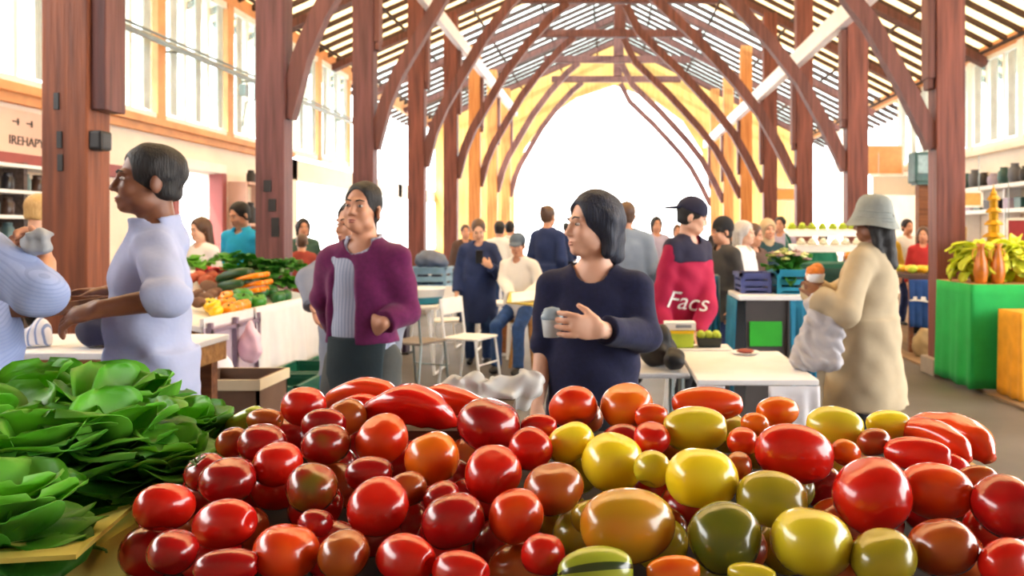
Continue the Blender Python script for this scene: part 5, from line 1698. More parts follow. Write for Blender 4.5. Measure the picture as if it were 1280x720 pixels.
def carton(name, label, cat, x0, x1, y0, y1, z0, z1, mside, mrim, rim=0.05, rz=0, group=None):
    c = ((x0 + x1) / 2, (y0 + y1) / 2, z0)
    t = thing(name, label, cat, c, rz, group)
    w, d, h = x1 - x0, y1 - y0, z1 - z0
    bm = B(); box(bm, (0, 0, 0.01), (w, d, 0.02))
    for s in (1, -1):
        box(bm, (s * (w / 2 - 0.008), 0, h / 2), (0.016, d, h)); box(bm, (0, s * (d / 2 - 0.008), h / 2), (w, 0.016, h))
    finish('walls', bm, mside, t)
    bm = B()
    for s in (1, -1):
        box(bm, (s * (w / 2 + 0.004), 0, h - rim / 2), (0.016, d + 0.02, rim)); box(bm, (0, s * (d / 2 + 0.004), h - rim / 2), (w + 0.02, 0.016, rim))
    finish('rim', bm, mrim, t)
    return t
carton('cardboard_box', 'brown cardboard box with a pale folded rim below the vegetable stand', 'box', -2.42, -2.0, 4.55, 4.95, 0.3, 0.66, M_BOXB, M_BOXL, 0.06)
carton('wooden_crate', 'low wooden crate carrying the brown cardboard box', 'crate', -2.46, -1.96, 4.5, 5.0, 0.0, 0.295, M_WOODB, M_WOODL, 0.04)
carton('carton', 'red and yellow carton beside the brown cardboard box', 'carton', -2.72, -2.5, 4.5, 4.8, 0.0, 0.62, mat('yellow_carton', (206, 178, 96), var=0.08), mat('red_carton', (200, 50, 36), var=0.1), 0.12)
def crate(label, x0, x1, y0, y1, z0, h, m, group=None):
    c = ((x0 + x1) / 2, (y0 + y1) / 2, z0)
    t = thing('crate', label, 'crate', c, 0, group)
    w, d = x1 - x0, y1 - y0
    bm = B(); box(bm, (0, 0, 0.012), (w, d, 0.024)); finish('crate_floor', bm, m, t)
    bm = B()
    for s in (1, -1):
        for q in range(3):
            z = h * (0.16 + 0.33 * q)
            box(bm, (s * (w / 2 - 0.01), 0, z), (0.02, d, h * 0.22)); box(bm, (0, s * (d / 2 - 0.01), z), (w, 0.02, h * 0.22))
        for q in (1, -1): box(bm, (s * (w / 2 - 0.015), q * (d / 2 - 0.015), h / 2), (0.035, 0.035, h))
    finish('slatted_sides', bm, m, t)
    bm = B()
    for s in (1, -1):
        box(bm, (s * (w / 2), 0, h - 0.015), (0.03, d + 0.03, 0.03)); box(bm, (0, s * (d / 2), h - 0.015), (w + 0.03, 0.03, 0.03))
    finish('rim', bm, m, t)
    return t
crate('dark green slatted crate under the near half of the vegetable stand', -2.69, -2.2, 5.6, 6.1, 0, 0.42, M_GREENP)
crate('dark green slatted crate beside the legs of the woman in purple', -2.69, -2.2, 6.3, 6.85, 0, 0.4, M_GREENP)
crate('dark green slatted crate at the far half of the vegetable stand', -2.69, -2.2, 7.1, 7.65, 0, 0.36, M_GREENP)

# ---- seller's counter and the things around his hands
t = thing('seller_table', "white topped wooden table behind the seller's hands", 'table', (-2.42, 3.62, 0))
bm = B(); box(bm, (0, 0, 0.985), (1.1, 0.62, 0.03), bevel=0.006); finish('table_top', bm, M_TOPW, t)
bm = B(); box(bm, (0, 0, 0.925), (1.08, 0.6, 0.09), bevel=0.004); finish('edge_band', bm, M_WOODL, t)
for x in (-0.48, 0.48):
    for y in (-0.24, 0.24):
        bm = B(); box(bm, (x, y, 0.44), (0.06, 0.06, 0.88)); finish('leg', bm, M_WOODB, t)
t = thing('serving_tray', 'shallow wooden tray held out by the man in pale blue', 'tray', at(64, 388, 2.66))
bm = B(); box(bm, (0, 0, 0), (0.2, 0.34, 0.01)); finish('tray_floor', bm, M_WOODB, t)
bm = B()
for s in (1, -1): box(bm, (s * 0.1, 0, 0.015), (0.012, 0.352, 0.04), bevel=0.003); box(bm, (0, s * 0.17, 0.015), (0.2, 0.012, 0.04), bevel=0.003)
finish('tray_rim', bm, M_WOODB, t)
for i, (dx, dy) in enumerate(((-0.06, -0.08), (-0.02, -0.03), (-0.065, 0.03), (0.0, 0.06))):
    p = at(64, 388, 2.66) + Vector((dx, dy, 0.03))
    veg('cheese_chunk', 'potato', p, 0.024, (0.3 * i, 0.5, i), VM['yellow'], 'small yellow chunk lying on the held wooden tray', 'food', 'yellow chunks on the tray')
blob('navy_bag', "crumpled navy bag on the seller's white table", 'bag', (-2.2, 3.5, 1.006), [((0, 0, 0.06), (0.13, 0.1, 0.08)), ((0.05, 0, 0.1), (0.07, 0.06, 0.07))], M_NAVY2, cutz=0.002)
blob('checked_cloth', "white and blue dotted cloth bundle on the seller's white table", 'cloth', (-2.5, 3.48, 1.006), [((0, 0, 0.035), (0.07, 0.06, 0.05)), ((0.02, 0, 0.08), (0.03, 0.03, 0.04))], mat_stripe('cloth_dotted', (226, 226, 236), (130, 150, 200), freq=38, width=0.3), cutz=0.002)
t = thing('cream_carton', 'tall cream carton standing against the man in pale blue', 'carton', (-2.03, 3.55, 1.0))
bm = B(); box(bm, (0, 0, 0.07), (0.07, 0.07, 0.14), bevel=0.004); finish('body', bm, M_BOXL, t)
bm = B(); box(bm, (0, 0, 0.155), (0.066, 0.02, 0.03), bevel=0.004); box(bm, (0, 0, 0.141), (0.066, 0.05, 0.006)); finish('folded_top', bm, M_BOXL, t)
blob('crumpled_paper', 'grey crumpled paper held up by the person in the striped shirt', 'paper', at(46, 306, 2.34), [((0, 0, 0), (0.035, 0.03, 0.03)), ((0.01, 0, 0.02), (0.025, 0.02, 0.025))], mat('grey_paper', (150, 154, 160), var=0.2), vox=0.006, wr=0.006, fr=3)

# ---- cups, phone, bags in hands
def cup(name, label, loc, r, h, m, lidm=None, cat='cup'):
    t = thing(name, label, cat, loc)
    bm = B(); lathe(bm, [(r * 0.78, 0), (r * 0.8, 0.001), (r, h), (r * 0.96, h), (r * 0.76, 0.004), (0.0, 0.004)], k=20); finish('cup_wall', bm, m, t, smooth=True)
    if lidm:
        bm = B(); lathe(bm, [(r * 1.05, h - 0.004), (r * 1.05, h + 0.006), (r * 0.95, h + 0.01), (r * 0.7, h + 0.03), (0.0, h + 0.036)], k=20); finish('lid', bm, lidm, t, smooth=True)
    return t
cup('plastic_cup', 'clear plastic cup with a domed lid in the hand of the woman in navy', at(690, 421, 2.525), 0.034, 0.06, mat_glass('cup_plastic', (236, 240, 242), 0.1, 0.55), mat_glass('lid_plastic', (196, 214, 226), 0.1, 0.5))
t = cup('food_bowl', 'paper bowl of orange food held by the person in the bucket hat', at(1019, 353, 4.52), 0.055, 0.05, M_WHITE, None, 'bowl')
F = Field().ell((0, 0, 0.055), (0.052, 0.052, 0.045)).ell((0.02, 0.01, 0.085), (0.025, 0.025, 0.02))
mesh_obj('orange_food', F.mesh('f', 0.006, 0.004, 4, 1), mat('orange_food', (214, 120, 30), rough=0.5, var=0.25, scale=30), t)
t = thing('phone', 'dark phone held up to the chest of the woman in the navy coat', 'phone', at(599, 321, 8.82))
bm = B(); box(bm, (0, 0, 0), (0.075, 0.012, 0.15), rot=(0.3, 0, 0.2), bevel=0.004); finish('case', bm, M_BLK, t)
bm = B(); box(bm, (0.002, 0.008, 0), (0.066, 0.003, 0.138), rot=(0.3, 0, 0.2)); finish('screen', bm, mat('phone_screen', (40, 46, 60), rough=0.1), t)
o = blob('draped_jacket', 'pale grey jacket hung over the forearm of the person in the bucket hat', 'jacket', at(1016, 420, 4.34), [], M_WHITEC) if False else None
F = Field()
for (u0, u1, y_) in ((1046, 1042, 4.3), (1036, 1026, 4.33), (1026, 1010, 4.36), (1018, 998, 4.4)):
    F.cone(at(u0, 398 - (1046 - u0) * 0.55, y_), at(u1, 452, y_ - 0.03), 0.032, 0.05, 0.045)
F.cone(at(1048, 398, 4.34), at(1018, 380, 4.42), 0.055, 0.05, 0.03)
o = mesh_obj('draped_jacket', F.mesh('dj', 0.008, 0.01, 2.0, 3.0), cloth('pale_grey_cloth', (176, 174, 180), var=0.05)); tag(o, 'pale grey jacket hung over the forearm of the person in the bucket hat', 'jacket')
t = thing('folded_paper', 'yellow striped folded paper on the lap of the person in white', 'paper', at(655, 374, 8.4))
bm = B(); box(bm, (0, 0, 0), (0.34, 0.2, 0.02), rot=(0.5, 0.1, 0), bevel=0.006); finish('sheet', bm, mat_stripe('paper_striped', (222, 208, 120), (200, 168, 60), freq=30, width=0.4, axis='Y'), t)
bm = B(); box(bm, (0.02, -0.01, 0.03), (0.3, 0.16, 0.016), rot=(0.6, -0.1, 0.1), bevel=0.005); finish('inner_sheet', bm, M_WHITE, t)
t = thing('stool', 'low wooden stool under the person in the grey cap', 'stool', (-0.98, 8.95, 0))
bm = B(); lathe(bm, [(0.0, 0.5), (0.17, 0.5), (0.17, 0.53), (0.16, 0.54), (0.0, 0.54)], k=20); finish('seat', bm, M_WOODL, t)
for i in range(4):
    a = PI / 4 + i * PI / 2
    bm = B(); tube(bm, [(0.11 * math.cos(a), 0.11 * math.sin(a), 0.5), (0.18 * math.cos(a), 0.18 * math.sin(a), 0)], 0.018, 8); finish('leg', bm, M_WOODL, t)

# ---- folding tables and metal chairs in the middle distance
def folding_table(label, x0, x1, y0, y1, z, mtop, group=None):
    t = thing('folding_table', label, 'table', ((x0 + x1) / 2, (y0 + y1) / 2, 0), 0, group)
    w, d = x1 - x0, y1 - y0
    bm = B(); box(bm, (0, 0, z - 0.02), (w, d, 0.04), bevel=0.01); finish('table_top', bm, mtop, t)
    for s in (1, -1):
        bm = B()
        tube(bm, [(s * (w / 2 - 0.1), -d / 2 + 0.06, z - 0.04), (s * (w / 2 - 0.03), -d / 2 + 0.02, 0.02), (s * (w / 2 - 0.03), d / 2 - 0.02, 0.02), (s * (w / 2 - 0.1), d / 2 - 0.06, z - 0.04)], 0.016, 8, up=(1, 0, 0.1))
        finish('leg_frame', bm, M_TUBEW, t)
        bm = B(); tube(bm, [(s * (w / 2 - 0.07), -d / 2 + 0.05, z * 0.42), (s * (w / 2 - 0.07), d / 2 - 0.05, z * 0.42)], 0.011, 6); tube(bm, [(s * (w / 2 - 0.08), 0, z * 0.42), (s * 0.1, 0, z - 0.05)], 0.011, 6); finish('brace', bm, M_TUBEW, t)
    return t
folding_table('white folding table with tubular legs carrying the blue striped tub', -2.4, -1.8, 8.3, 9.0, 0.73, M_TOPW)
folding_table('second white folding table farther back, stacked with pale crates', -2.75, -1.95, 10.2, 10.9, 0.74, M_TOPW)
folding_table('low white folding table with crossed legs beside the navy coat', -1.7, -1.2, 9.9, 10.4, 0.62, M_TOPW)
t = thing('tub', 'white and blue oval tub with dark lettering on the folding table', 'tub', (-2.08, 8.6, 0.732))
bm = B(); lathe(bm, [(0.22, 0.0), (0.25, 0.01), (0.275, 0.07), (0.285, 0.075)], k=32, squash=(1, 0.8)); finish('blue_base', bm, M_TEALP, t, smooth=True)
bm = B(); lathe(bm, [(0.28, 0.076), (0.29, 0.15), (0.305, 0.155), (0.305, 0.17), (0.28, 0.17), (0.26, 0.09), (0.0, 0.09)], k=32, squash=(1, 0.8)); finish('white_rim', bm, M_WHITE, t, smooth=True)
def text(name, s, loc, rot, size, m, parent=None, ext=0.002, align='CENTER'):
    cu = bpy.data.curves.new(name, 'FONT'); cu.body = s; cu.size = size; cu.extrude = ext; cu.align_x = align
    tmp = bpy.data.objects.new(name, cu); C.objects.link(tmp)
    bpy.context.view_layer.update()
    me = bpy.data.meshes.new_from_object(tmp); bpy.data.objects.remove(tmp)
    me.materials.clear(); me.materials.append(m)
    o = bpy.data.objects.new(name, me); link(o, parent); o.location = loc; o.rotation_euler = rot
    return o
text('lettering', 'LT./', (0, -0.236, 0.088), (PI / 2, 0, 0), 0.085, M_IRON, t, 0.003)
crate('pale blue crate with dark goods on the second folding table', -2.62, -2.12, 10.3, 10.75, 0.742, 0.3, mat('pale_blue_plastic', (130, 172, 206), rough=0.4, var=0.1))
blob('helmet_bag', 'grey domed bundle on top of the pale blue crate', 'bundle', (-2.37, 10.52, 1.045), [((0, 0, 0.08), (0.2, 0.16, 0.14)), ((0.06, 0, 0.05), (0.18, 0.14, 0.1))], mat('slate_cloth', (92, 104, 130), var=0.15), cutz=0.0)
blob('dark_jars_bundle', 'dark bundled goods filling the pale blue crate', 'goods', (-2.37, 10.5, 0.77), [((-0.09, 0, 0.1), (0.08, 0.1, 0.12)), ((0.09, 0, 0.08), (0.08, 0.1, 0.12))], mat('ink_blue', (40, 56, 92), var=0.2), vox=0.014, cutz=0)
t = thing('speaker_box', 'tall dark purple box standing on the floor beyond the purple cardigan', 'box', (-2.58, 9.9, 0))
bm = B(); box(bm, (0, 0, 0.65), (0.16, 0.2, 1.26), bevel=0.02); finish('cabinet', bm, mat('aubergine_paint', (62, 46, 72), rough=0.5, var=0.15), t)
bm = B(); box(bm, (0, -0.003, 0.01), (0.22, 0.24, 0.02)); finish('base', bm, M_IRON, t)
bm = B(); box(bm, (0, -0.101, 1.02), (0.12, 0.008, 0.4), bevel=0.003); finish('grille', bm, M_IRON, t)
def metal_chair(label, x, y, rz, mseat, mtube, group=None):
    t = thing('metal_chair', label, 'chair', (x, y, 0), rz, group)
    bm = B(); box(bm, (0, 0, 0.45), (0.4, 0.4, 0.025), bevel=0.01); finish('seat', bm, mseat, t)
    bm = B(); box(bm, (0, 0.21, 0.76), (0.38, 0.02, 0.16), rot=(-0.12, 0, 0), bevel=0.008); finish('backrest', bm, mseat, t)
    for s in (1, -1):
        bm = B(); tube(bm, [(s * 0.19, 0.23, 0.84), (s * 0.19, 0.18, 0.45), (s * 0.2, 0.24, 0.0)], 0.013, 8); finish('leg', bm, mtube, t)
        bm = B(); tube(bm, [(s * 0.19, -0.17, 0.45), (s * 0.2, -0.23, 0.0)], 0.013, 8); finish('leg', bm, mtube, t)
    bm = B(); tube(bm, [(-0.19, -0.2, 0.2), (0.19, -0.2, 0.2)], 0.009, 6, up=(0, 0, 1)); finish('stretcher', bm, mtube, t)
    return t
M_SEAT = mat('taupe_seat', (120, 110, 104), rough=0.6, var=0.1)
metal_chair('steel chair with a taupe seat in front of the tub table', -1.86, 7.7, 2.7, M_SEAT, M_STEEL)
metal_chair('white tubular chair drawn up to the folding table near the navy coat', -1.4, 8.0, 1.2, M_WHITE, M_TUBEW)
metal_chair('white tubular chair facing away behind the tub table', -1.9, 9.55, 0.2, M_WHITE, M_TUBEW)
t = thing('sandwich_board', 'white framed board with a brown panel leaning between two visitors', 'sign', (-1.35, 9.55, 0))
for s in (1, -1):
    bm = B(); 
    for q in (1, -1): beam(bm, (q * 0.14, s * 0.16, 0), (q * 0.14, s * 0.02, 0.5), 0.03, 0.02)
    beam(bm, (-0.14, s * 0.02, 0.5), (0.14, s * 0.02, 0.5), 0.02, 0.03); beam(bm, (-0.14, s * 0.14, 0.06), (0.14, s * 0.14, 0.06), 0.02, 0.03)
    finish('frame', bm, M_TUBEW, t)
    bm = B(); beam(bm, (0, s * 0.135, 0.08), (0, s * 0.03, 0.46), 0.25, 0.012, up=(0, 1, 0)); finish('panel', bm, M_WOODB, t)

# ---- white table in front on the right, and the loaded table beside it
t = thing('white_table', 'white square table in front of the person in the bucket hat', 'table', (0.75, 4.55, 0))
bm = B(); box(bm, (0, 0, 0.735), (0.62, 0.98, 0.03), bevel=0.008); finish('table_top', bm, M_TOPW, t)
bm = B(); tube(bm, [(-0.12, 0, 0.72), (-0.12, 0, 0.1)], 0.05, 12); lathe(bm, [(0.2, 0), (0.2, 0.02), (0.06, 0.1), (0.0, 0.1)], c=(-0.12, 0, 0), k=20); finish('pedestal', bm, M_BLK, t)
hanging('cloth_drop', t, (-0.31, -0.47, 0), (-0.17, -0.49, 0), 0.72, 0.3, M_TCLOTH, 0.03, 2, nrm=(0, -1, 0), nx=16)
hanging('cloth_drop', t, (0.05, -0.49, 0), (0.31, -0.49, 0), 0.72, 0.28, M_TCLOTH, 0.03, 2, nrm=(0, -1, 0), nx=16)
t = thing('napkin_plate', 'small plate with a red rimmed snack at the back of the white table', 'plate', (0.83, 4.92, 0.751))
bm = B(); lathe(bm, [(0.0, 0.0), (0.06, 0.0), (0.09, 0.012), (0.088, 0.015), (0.06, 0.004), (0.0, 0.004)], k=24); finish('dish', bm, M_WHITE, t, smooth=True)
bm = B(); ball(bm, (0.0, 0, 0.018), (0.055, 0.04, 0.014), 12); finish('snack', bm, mat('brick_red_snack', (150, 70, 60), var=0.2), t, smooth=True)
t = thing('tray_table', 'grey white table loaded with bags and boxes beside the navy jumper', 'table', (0.21, 4.62, 0))
bm = B(); box(bm, (0, 0, 0.74), (0.42, 0.8, 0.03), bevel=0.008); finish('table_top', bm, mat('grey_white_top', (196, 198, 202), rough=0.4, var=0.05), t)
for x in (-0.17, 0.17):
    for y in (-0.35, 0.35):
        bm = B(); tube(bm, [(x, y, 0.73), (x, y, 0)], 0.018, 8); finish('leg', bm, M_STEEL, t)
folding_table('narrow white table carrying the yellow box, below the crimson jersey', 0.3, 0.78, 5.07, 5.33, 0.755, M_TOPW)
blob('black_bag', 'black nylon bag slumped on the loaded table', 'bag', (0.27, 4.47, 0.763), [((0, 0, 0.08), (0.1, 0.12, 0.1)), ((0.0, 0, 0.15), (0.07, 0.08, 0.07))], M_BLK, vox=0.009, cutz=0.0)
blob('black_bag_small', 'smaller black bag with a yellow buckle beside the larger one', 'bag', (0.345, 4.3, 0.763), [((0, 0, 0.05), (0.06, 0.07, 0.06))], M_BLK, vox=0.009, cutz=0.0)
t = thing('fruit_punnet', 'yellow green punnet on the narrow table below the crimson jersey', 'punnet', (0.64, 5.2, 0.757))
bm = B(); box(bm, (0, 0, 0.03), (0.16, 0.12, 0.06), taper=0.85, bevel=0.004); finish('tub', bm, mat('black_punnet', (40, 44, 40)), t)
for i in range(6):
    bm = B(); ball(bm, (-0.05 + 0.05 * (i % 3), -0.025 + 0.05 * (i // 3), 0.075), 0.028, 10); finish('lime', bm, VM['lime'], t, smooth=True)
t = thing('yellow_box', 'flat yellow green box under the white carton on the narrow table', 'box', (0.45, 5.2, 0.757))
bm = B(); box(bm, (0, 0, 0.055), (0.17, 0.14, 0.11), bevel=0.004); finish('body', bm, VM['lime'], t)
bm = B(); box(bm, (0, -0.002, 0.1), (0.175, 0.146, 0.02), bevel=0.003); finish('lid', bm, VM['yellow'], t)
t = thing('white_carton', 'long white carton with grey print lying on the yellow box', 'carton', (0.45, 5.2, 0.868))
bm = B(); box(bm, (0, 0, 0.025), (0.2, 0.12, 0.05), bevel=0.004); finish('body', bm, M_WHITE, t)
bm = B(); box(bm, (0.02, -0.061, 0.025), (0.1, 0.004, 0.02)); finish('print_panel', bm, mat('grey_print', (130, 136, 150)), t)
blob('crumpled_foil', 'crumpled silver foil on the near corner of the loaded table', 'foil', (0.33, 4.72, 0.763), [((0, 0, 0.035), (0.07, 0.09, 0.045)), ((-0.03, 0.1, 0.03), (0.05, 0.06, 0.04))], mat('foil', (176, 178, 180), rough=0.3, metal=0.7, var=0.2), vox=0.008, wr=0.007, fr=2.4, cutz=0.0)
t = thing('snack_packet', 'yellow and red snack packet standing at the table corner by the navy jumper', 'packet', (0.09, 4.26, 0.757))
bm = B()
vsq = []
for j in range(9):
    z = j / 8
    w_ = 0.055; dpt = 0.028 * math.sin(PI * z) ** 0.6 + 0.002
    vsq.append([bm.verts.new((w_ * math.cos(a), dpt * math.sin(a), z * 0.17)) for a in [2 * PI * i / 16 for i in range(16)]])
for a, b in zip(vsq[:-1], vsq[1:]):
    for i in range(16): bm.faces.new((a[i], a[(i + 1) % 16], b[(i + 1) % 16], b[i]))
bm.faces.new(vsq[0][::-1]); bm.faces.new(vsq[-1])
finish('pouch', bm, mat('yellow_foil', (240, 180, 40), rough=0.3, var=0.1), t, smooth=True)
bm = B(); ball(bm, (0.02, -0.022, 0.07), (0.032, 0.014, 0.05), 12); finish('red_label', bm, mat('red_foil', (214, 50, 36), rough=0.35), t, smooth=True)

# ---- counter with teal drapes, crates and flowers
t = thing('dark_counter', 'dark fronted counter with a white top and teal side drapes', 'counter', (1.34, 6.72, 0))
bm = B(); box(bm, (0, 0, 0.97), (0.62, 0.6, 0.04), bevel=0.008); finish('counter_top', bm, M_TOPW, t)
bm = B(); box(bm, (-0.08, -0.25, 0.475), (0.34, 0.05, 0.95)); box(bm, (0, 0.2, 0.475), (0.58, 0.05, 0.95)); finish('front_panel', bm, mat('charcoal_panel', (66, 62, 62), rough=0.7, var=0.08), t)
bm = B(); box(bm, (-0.09, -0.28, 0.68), (0.26, 0.02, 0.2), bevel=0.004); finish('green_panel', bm, mat('leaf_green_panel', (40, 168, 40), rough=0.5, var=0.08), t)
hanging('teal_drape', t, (0.1, -0.285, 0), (0.31, -0.285, 0), 0.955, 0.2, M_TEAL, 0.03, 3, nrm=(0, -1, 0), nx=20)
hanging('teal_drape', t, (-0.31, -0.28, 0), (-0.31, 0.28, 0), 0.955, 0.2, M_TEAL, 0.03, 3, nrm=(-1, 0, 0), nx=20)
t = thing('teal_apron_rack', 'tall rail hung with teal cloths left of the dark counter', 'clothes rack', (0.8, 6.9, 0))
bm = B()
for x in (-0.13, 0.13): tube(bm, [(x, 0, 0), (x, 0, 1.12)], 0.015, 8)
tube(bm, [(-0.13, 0, 1.12), (0.13, 0, 1.12)], 0.015, 8, up=(0, 0, 1)); box(bm, (0, 0, 0.012), (0.34, 0.3, 0.024)); finish('rail', bm, M_STEEL, t)
hanging('teal_cloth', t, (-0.12, -0.02, 0), (0.12, -0.02, 0), 1.12, 0.3, M_TEAL, 0.03, 3, nrm=(0, -1, 0), nx=20)
crate('teal crate on the dark counter below the flowers, nearer one', 1.37, 1.62, 6.55, 6.95, 0.992, 0.2, M_TEALP)
crate('purple blue crate standing beside the teal one on the counter', 1.08, 1.33, 6.6, 6.95, 0.992, 0.17, mat('indigo_plastic', (66, 76, 130), rough=0.4, var=0.12))
def bouquet(name, label, cat, loc, n, rad, cols, seed, h=0.2):
    rnd = random.Random(seed)
    t = thing(name, label, cat, loc)
    bm = B(); lathe(bm, [(0.05, 0), (0.07, 0.1), (0.075, 0.12), (0.065, 0.12), (0.045, 0.01), (0, 0.01)], k=16); finish('pot', bm, M_GREENP, t, smooth=True)
    bm = B()
    for i in range(26):
        leaf(bm, Vector((0, 0, 0.1)), i * 2.4, rnd.uniform(0.3, 1.4), h * rnd.uniform(0.8, 1.2), h * 0.22, rnd, 0.8)
    finish('foliage', bm, LEAFM[2], t, smooth=True)
    for i in range(n):
        a, q = i * 2.4, math.sqrt((i + 0.5) / n) * rad
        c = Vector((q * math.cos(a), q * math.sin(a), 0.1 + h * 0.95 - 0.35 * q + rnd.uniform(-0.02, 0.02)))
        bm = B()
        for k in range(7):
            b = 2 * PI * k / 7
            ball(bm, c + Vector((0.022 * math.cos(b), 0.022 * math.sin(b), 0)), (0.017, 0.017, 0.009), 8)
        ball(bm, c + Vector((0, 0, 0.008)), 0.012, 8)
        finish('flower', bm, cols[i % len(cols)], t, smooth=True)
    return t
bouquet('flower_pot', 'pot of pale yellow green and mauve flowers on the teal crate', 'flowers', (1.5, 6.75, 1.02), 30, 0.17, [mat('cream_petal', (222, 220, 160), var=0.08), mat('moss_petal', (150, 164, 90), var=0.1), mat('mauve_petal', (150, 120, 120), var=0.1)], 4, 0.24)
# tiered produce shelf far right of the centre
t = thing('produce_shelf', 'tiered dark green shelf of produce behind the bowl of orange food', 'shelf', (2.85, 10.4, 0))
for k, (z, y) in enumerate(((1.08, -0.28), (1.3, 0.02), (1.5, 0.3))):
    bm = B(); box(bm, (0, y, z), (1.0, 0.3, 0.03), rot=(0.2, 0, 0)); box(bm, (0, y - 0.15, z - 0.02), (1.0, 0.02, 0.08)); finish('tier', bm, M_GREENP if k == 0 else M_WHITE, t)
for x in (-0.47, 0.47):
    bm = B(); beam(bm, (x, -0.3, 0), (x, -0.3, 1.06), 0.04, 0.04); beam(bm, (x, 0.38, 0), (x, 0.38, 1.5), 0.04, 0.04); beam(bm, (x, -0.3, 1.0), (x, 0.38, 1.46), 0.04, 0.03); finish('side_frame', bm, M_GREENP, t)
hanging('dark_cover', t, (-0.5, -0.44, 0), (0.5, -0.44, 0), 1.05, 0.1, cloth('bottle_green_cover', (20, 58, 52), var=0.15), 0.03, 5, nrm=(0, -1, 0))
for i in range(7):
    veg('cabbage', 'cabbage', (2.43 + 0.135 * i, 10.7, 1.59), 0.05, (0, 0, i), VM['lime'], 'lime green cabbage in the row on the top tier of the green shelf', 'cabbage', 'cabbages on the top tier')
for i in range(6):
    veg('cauliflower', 'cabbage', (2.48 + 0.145 * i, 10.4, 1.385), 0.052, (0, 0, i * 2), mat('cauliflower_white', (224, 222, 206), var=0.05), 'white cauliflower in the row on the middle tier of the green shelf', 'cauliflower', 'cauliflowers on the middle tier')
veg('pumpkin', 'pepper', (3.05, 10.1, 1.2), 0.1, (0, 0, 0), VM['orange'], 'single orange pumpkin on the lowest tier of the green shelf', 'pumpkin', None)

# ---- blue skirted fruit stand and the green cloth table on the right
t = thing('fruit_stand', 'fruit stand with a pleated dark blue skirt behind the beige coat', 'market stand', (4.45, 10.2, 0))
bm = B(); box(bm, (0, 0, 0.95), (1.6, 0.8, 0.06), bevel=0.006); finish('stand_top', bm, mat_wood('dark_brown_ledge', (60, 36, 28), (88, 54, 42), axis='X'), t)
hanging('upper_skirt', t, (-0.8, -0.41, 0), (0.8, -0.41, 0), 0.92, 0.66, M_BLUEC, 0.015, 16, nrm=(0, -1, 0), nx=120)
hanging('white_band', t, (-0.8, -0.425, 0), (0.8, -0.425, 0), 0.71, 0.64, M_WHITEC, 0.006, 16, nrm=(0, -1, 0), nx=60)
hanging('lower_skirt', t, (-0.8, -0.40, 0), (0.8, -0.40, 0), 0.67, 0.32, M_BLUEC, 0.02, 16, nrm=(0, -1, 0), nx=120)
for x in (-0.75, 0.75):
    for y in (-0.35, 0.35):
        bm = B(); box(bm, (x, y, 0.46), (0.05, 0.05, 0.92)); finish('leg', bm, M_WOODB, t)
rf = random.Random(9)
for i in range(40):
    x = 3.75 + (i % 10) * 0.128; y = 9.92 + (i // 10) * 0.14
    veg('mango', 'potato', (x, y, 1.033), 0.06, (rf.uniform(0, 0.6), 0.2, rf.uniform(0, 6)), VM['mango'] if i % 3 else VM['lime'], 'golden mango spread over the blue skirted fruit stand' if i % 3 else 'greenish mango among the golden ones on the blue skirted stand', 'mango', 'golden mangoes on the stand' if i % 3 else 'greenish mangoes on the stand')
for i, x in enumerate((3.72, 4.08)):
    blob('flour_sack', ('pale sack slumped under the blue skirted stand, nearer the beige coat', 'pale sack under the blue skirted stand, beside the green table')[i], 'sack', (x, 9.52, 0), [((0, 0, 0.14), (0.13, 0.12, 0.16)), ((0.02, 0, 0.28), (0.08, 0.08, 0.08))], cloth('sack', (166, 148, 116), var=0.12), vox=0.016, cutz=0.0)
t = thing('green_table', 'table boxed in bright green cloth at the right of the aisle', 'table', (4.3, 7.85, 0.0))
bm = B(); box(bm, (0, 0, 1.0), (1.86, 0.8, 0.03), bevel=0.005); finish('table_top', bm, M_WOODL, t)
for x in (-0.85, 0.85):
    for y in (-0.34, 0.34):
        bm = B(); box(bm, (x, y, 0.505), (0.06, 0.06, 0.96)); finish('leg', bm, M_WOODB, t)
hanging('green_cloth', t, (-0.955, -0.4, 0), (0.925, -0.4, 0), 1.012, 0.04, M_GREENC, 0.012, 3, nrm=(0, -1, 0), nx=40, ragged=0.005)
hanging('green_cloth', t, (-0.925, 0.4, 0), (-0.925, -0.425, 0), 1.012, 0.04, M_GREENC, 0.02, 2, nrm=(-1, 0, 0), nx=30, ragged=0.005)
bm = B(); box(bm, (-0.39, -0.435, 0.71), (0.11, 0.006, 0.05), rot=(0, 0.1, 0), bevel=0.002); tg = finish('price_tag', bm, M_WHITE, t)
t = thing('golden_table', 'low table under golden orange cloth at the right picture edge', 'table', (4.15, 7.15, 0))
bm = B(); box(bm, (0, 0, 0.78), (1.15, 0.4, 0.03), bevel=0.005); finish('table_top', bm, M_YELLC, t)
hanging('golden_cloth', t, (-0.6, -0.2, 0), (0.575, -0.2, 0), 0.795, 0.03, M_YELLC, 0.012, 5, nrm=(0, -1, 0), nx=50, ragged=0.005)
hanging('golden_cloth', t, (-0.575, 0.2, 0), (-0.575, -0.22, 0), 0.795, 0.03, M_YELLC, 0.012, 2, nrm=(-1, 0, 0), nx=20, ragged=0.005)
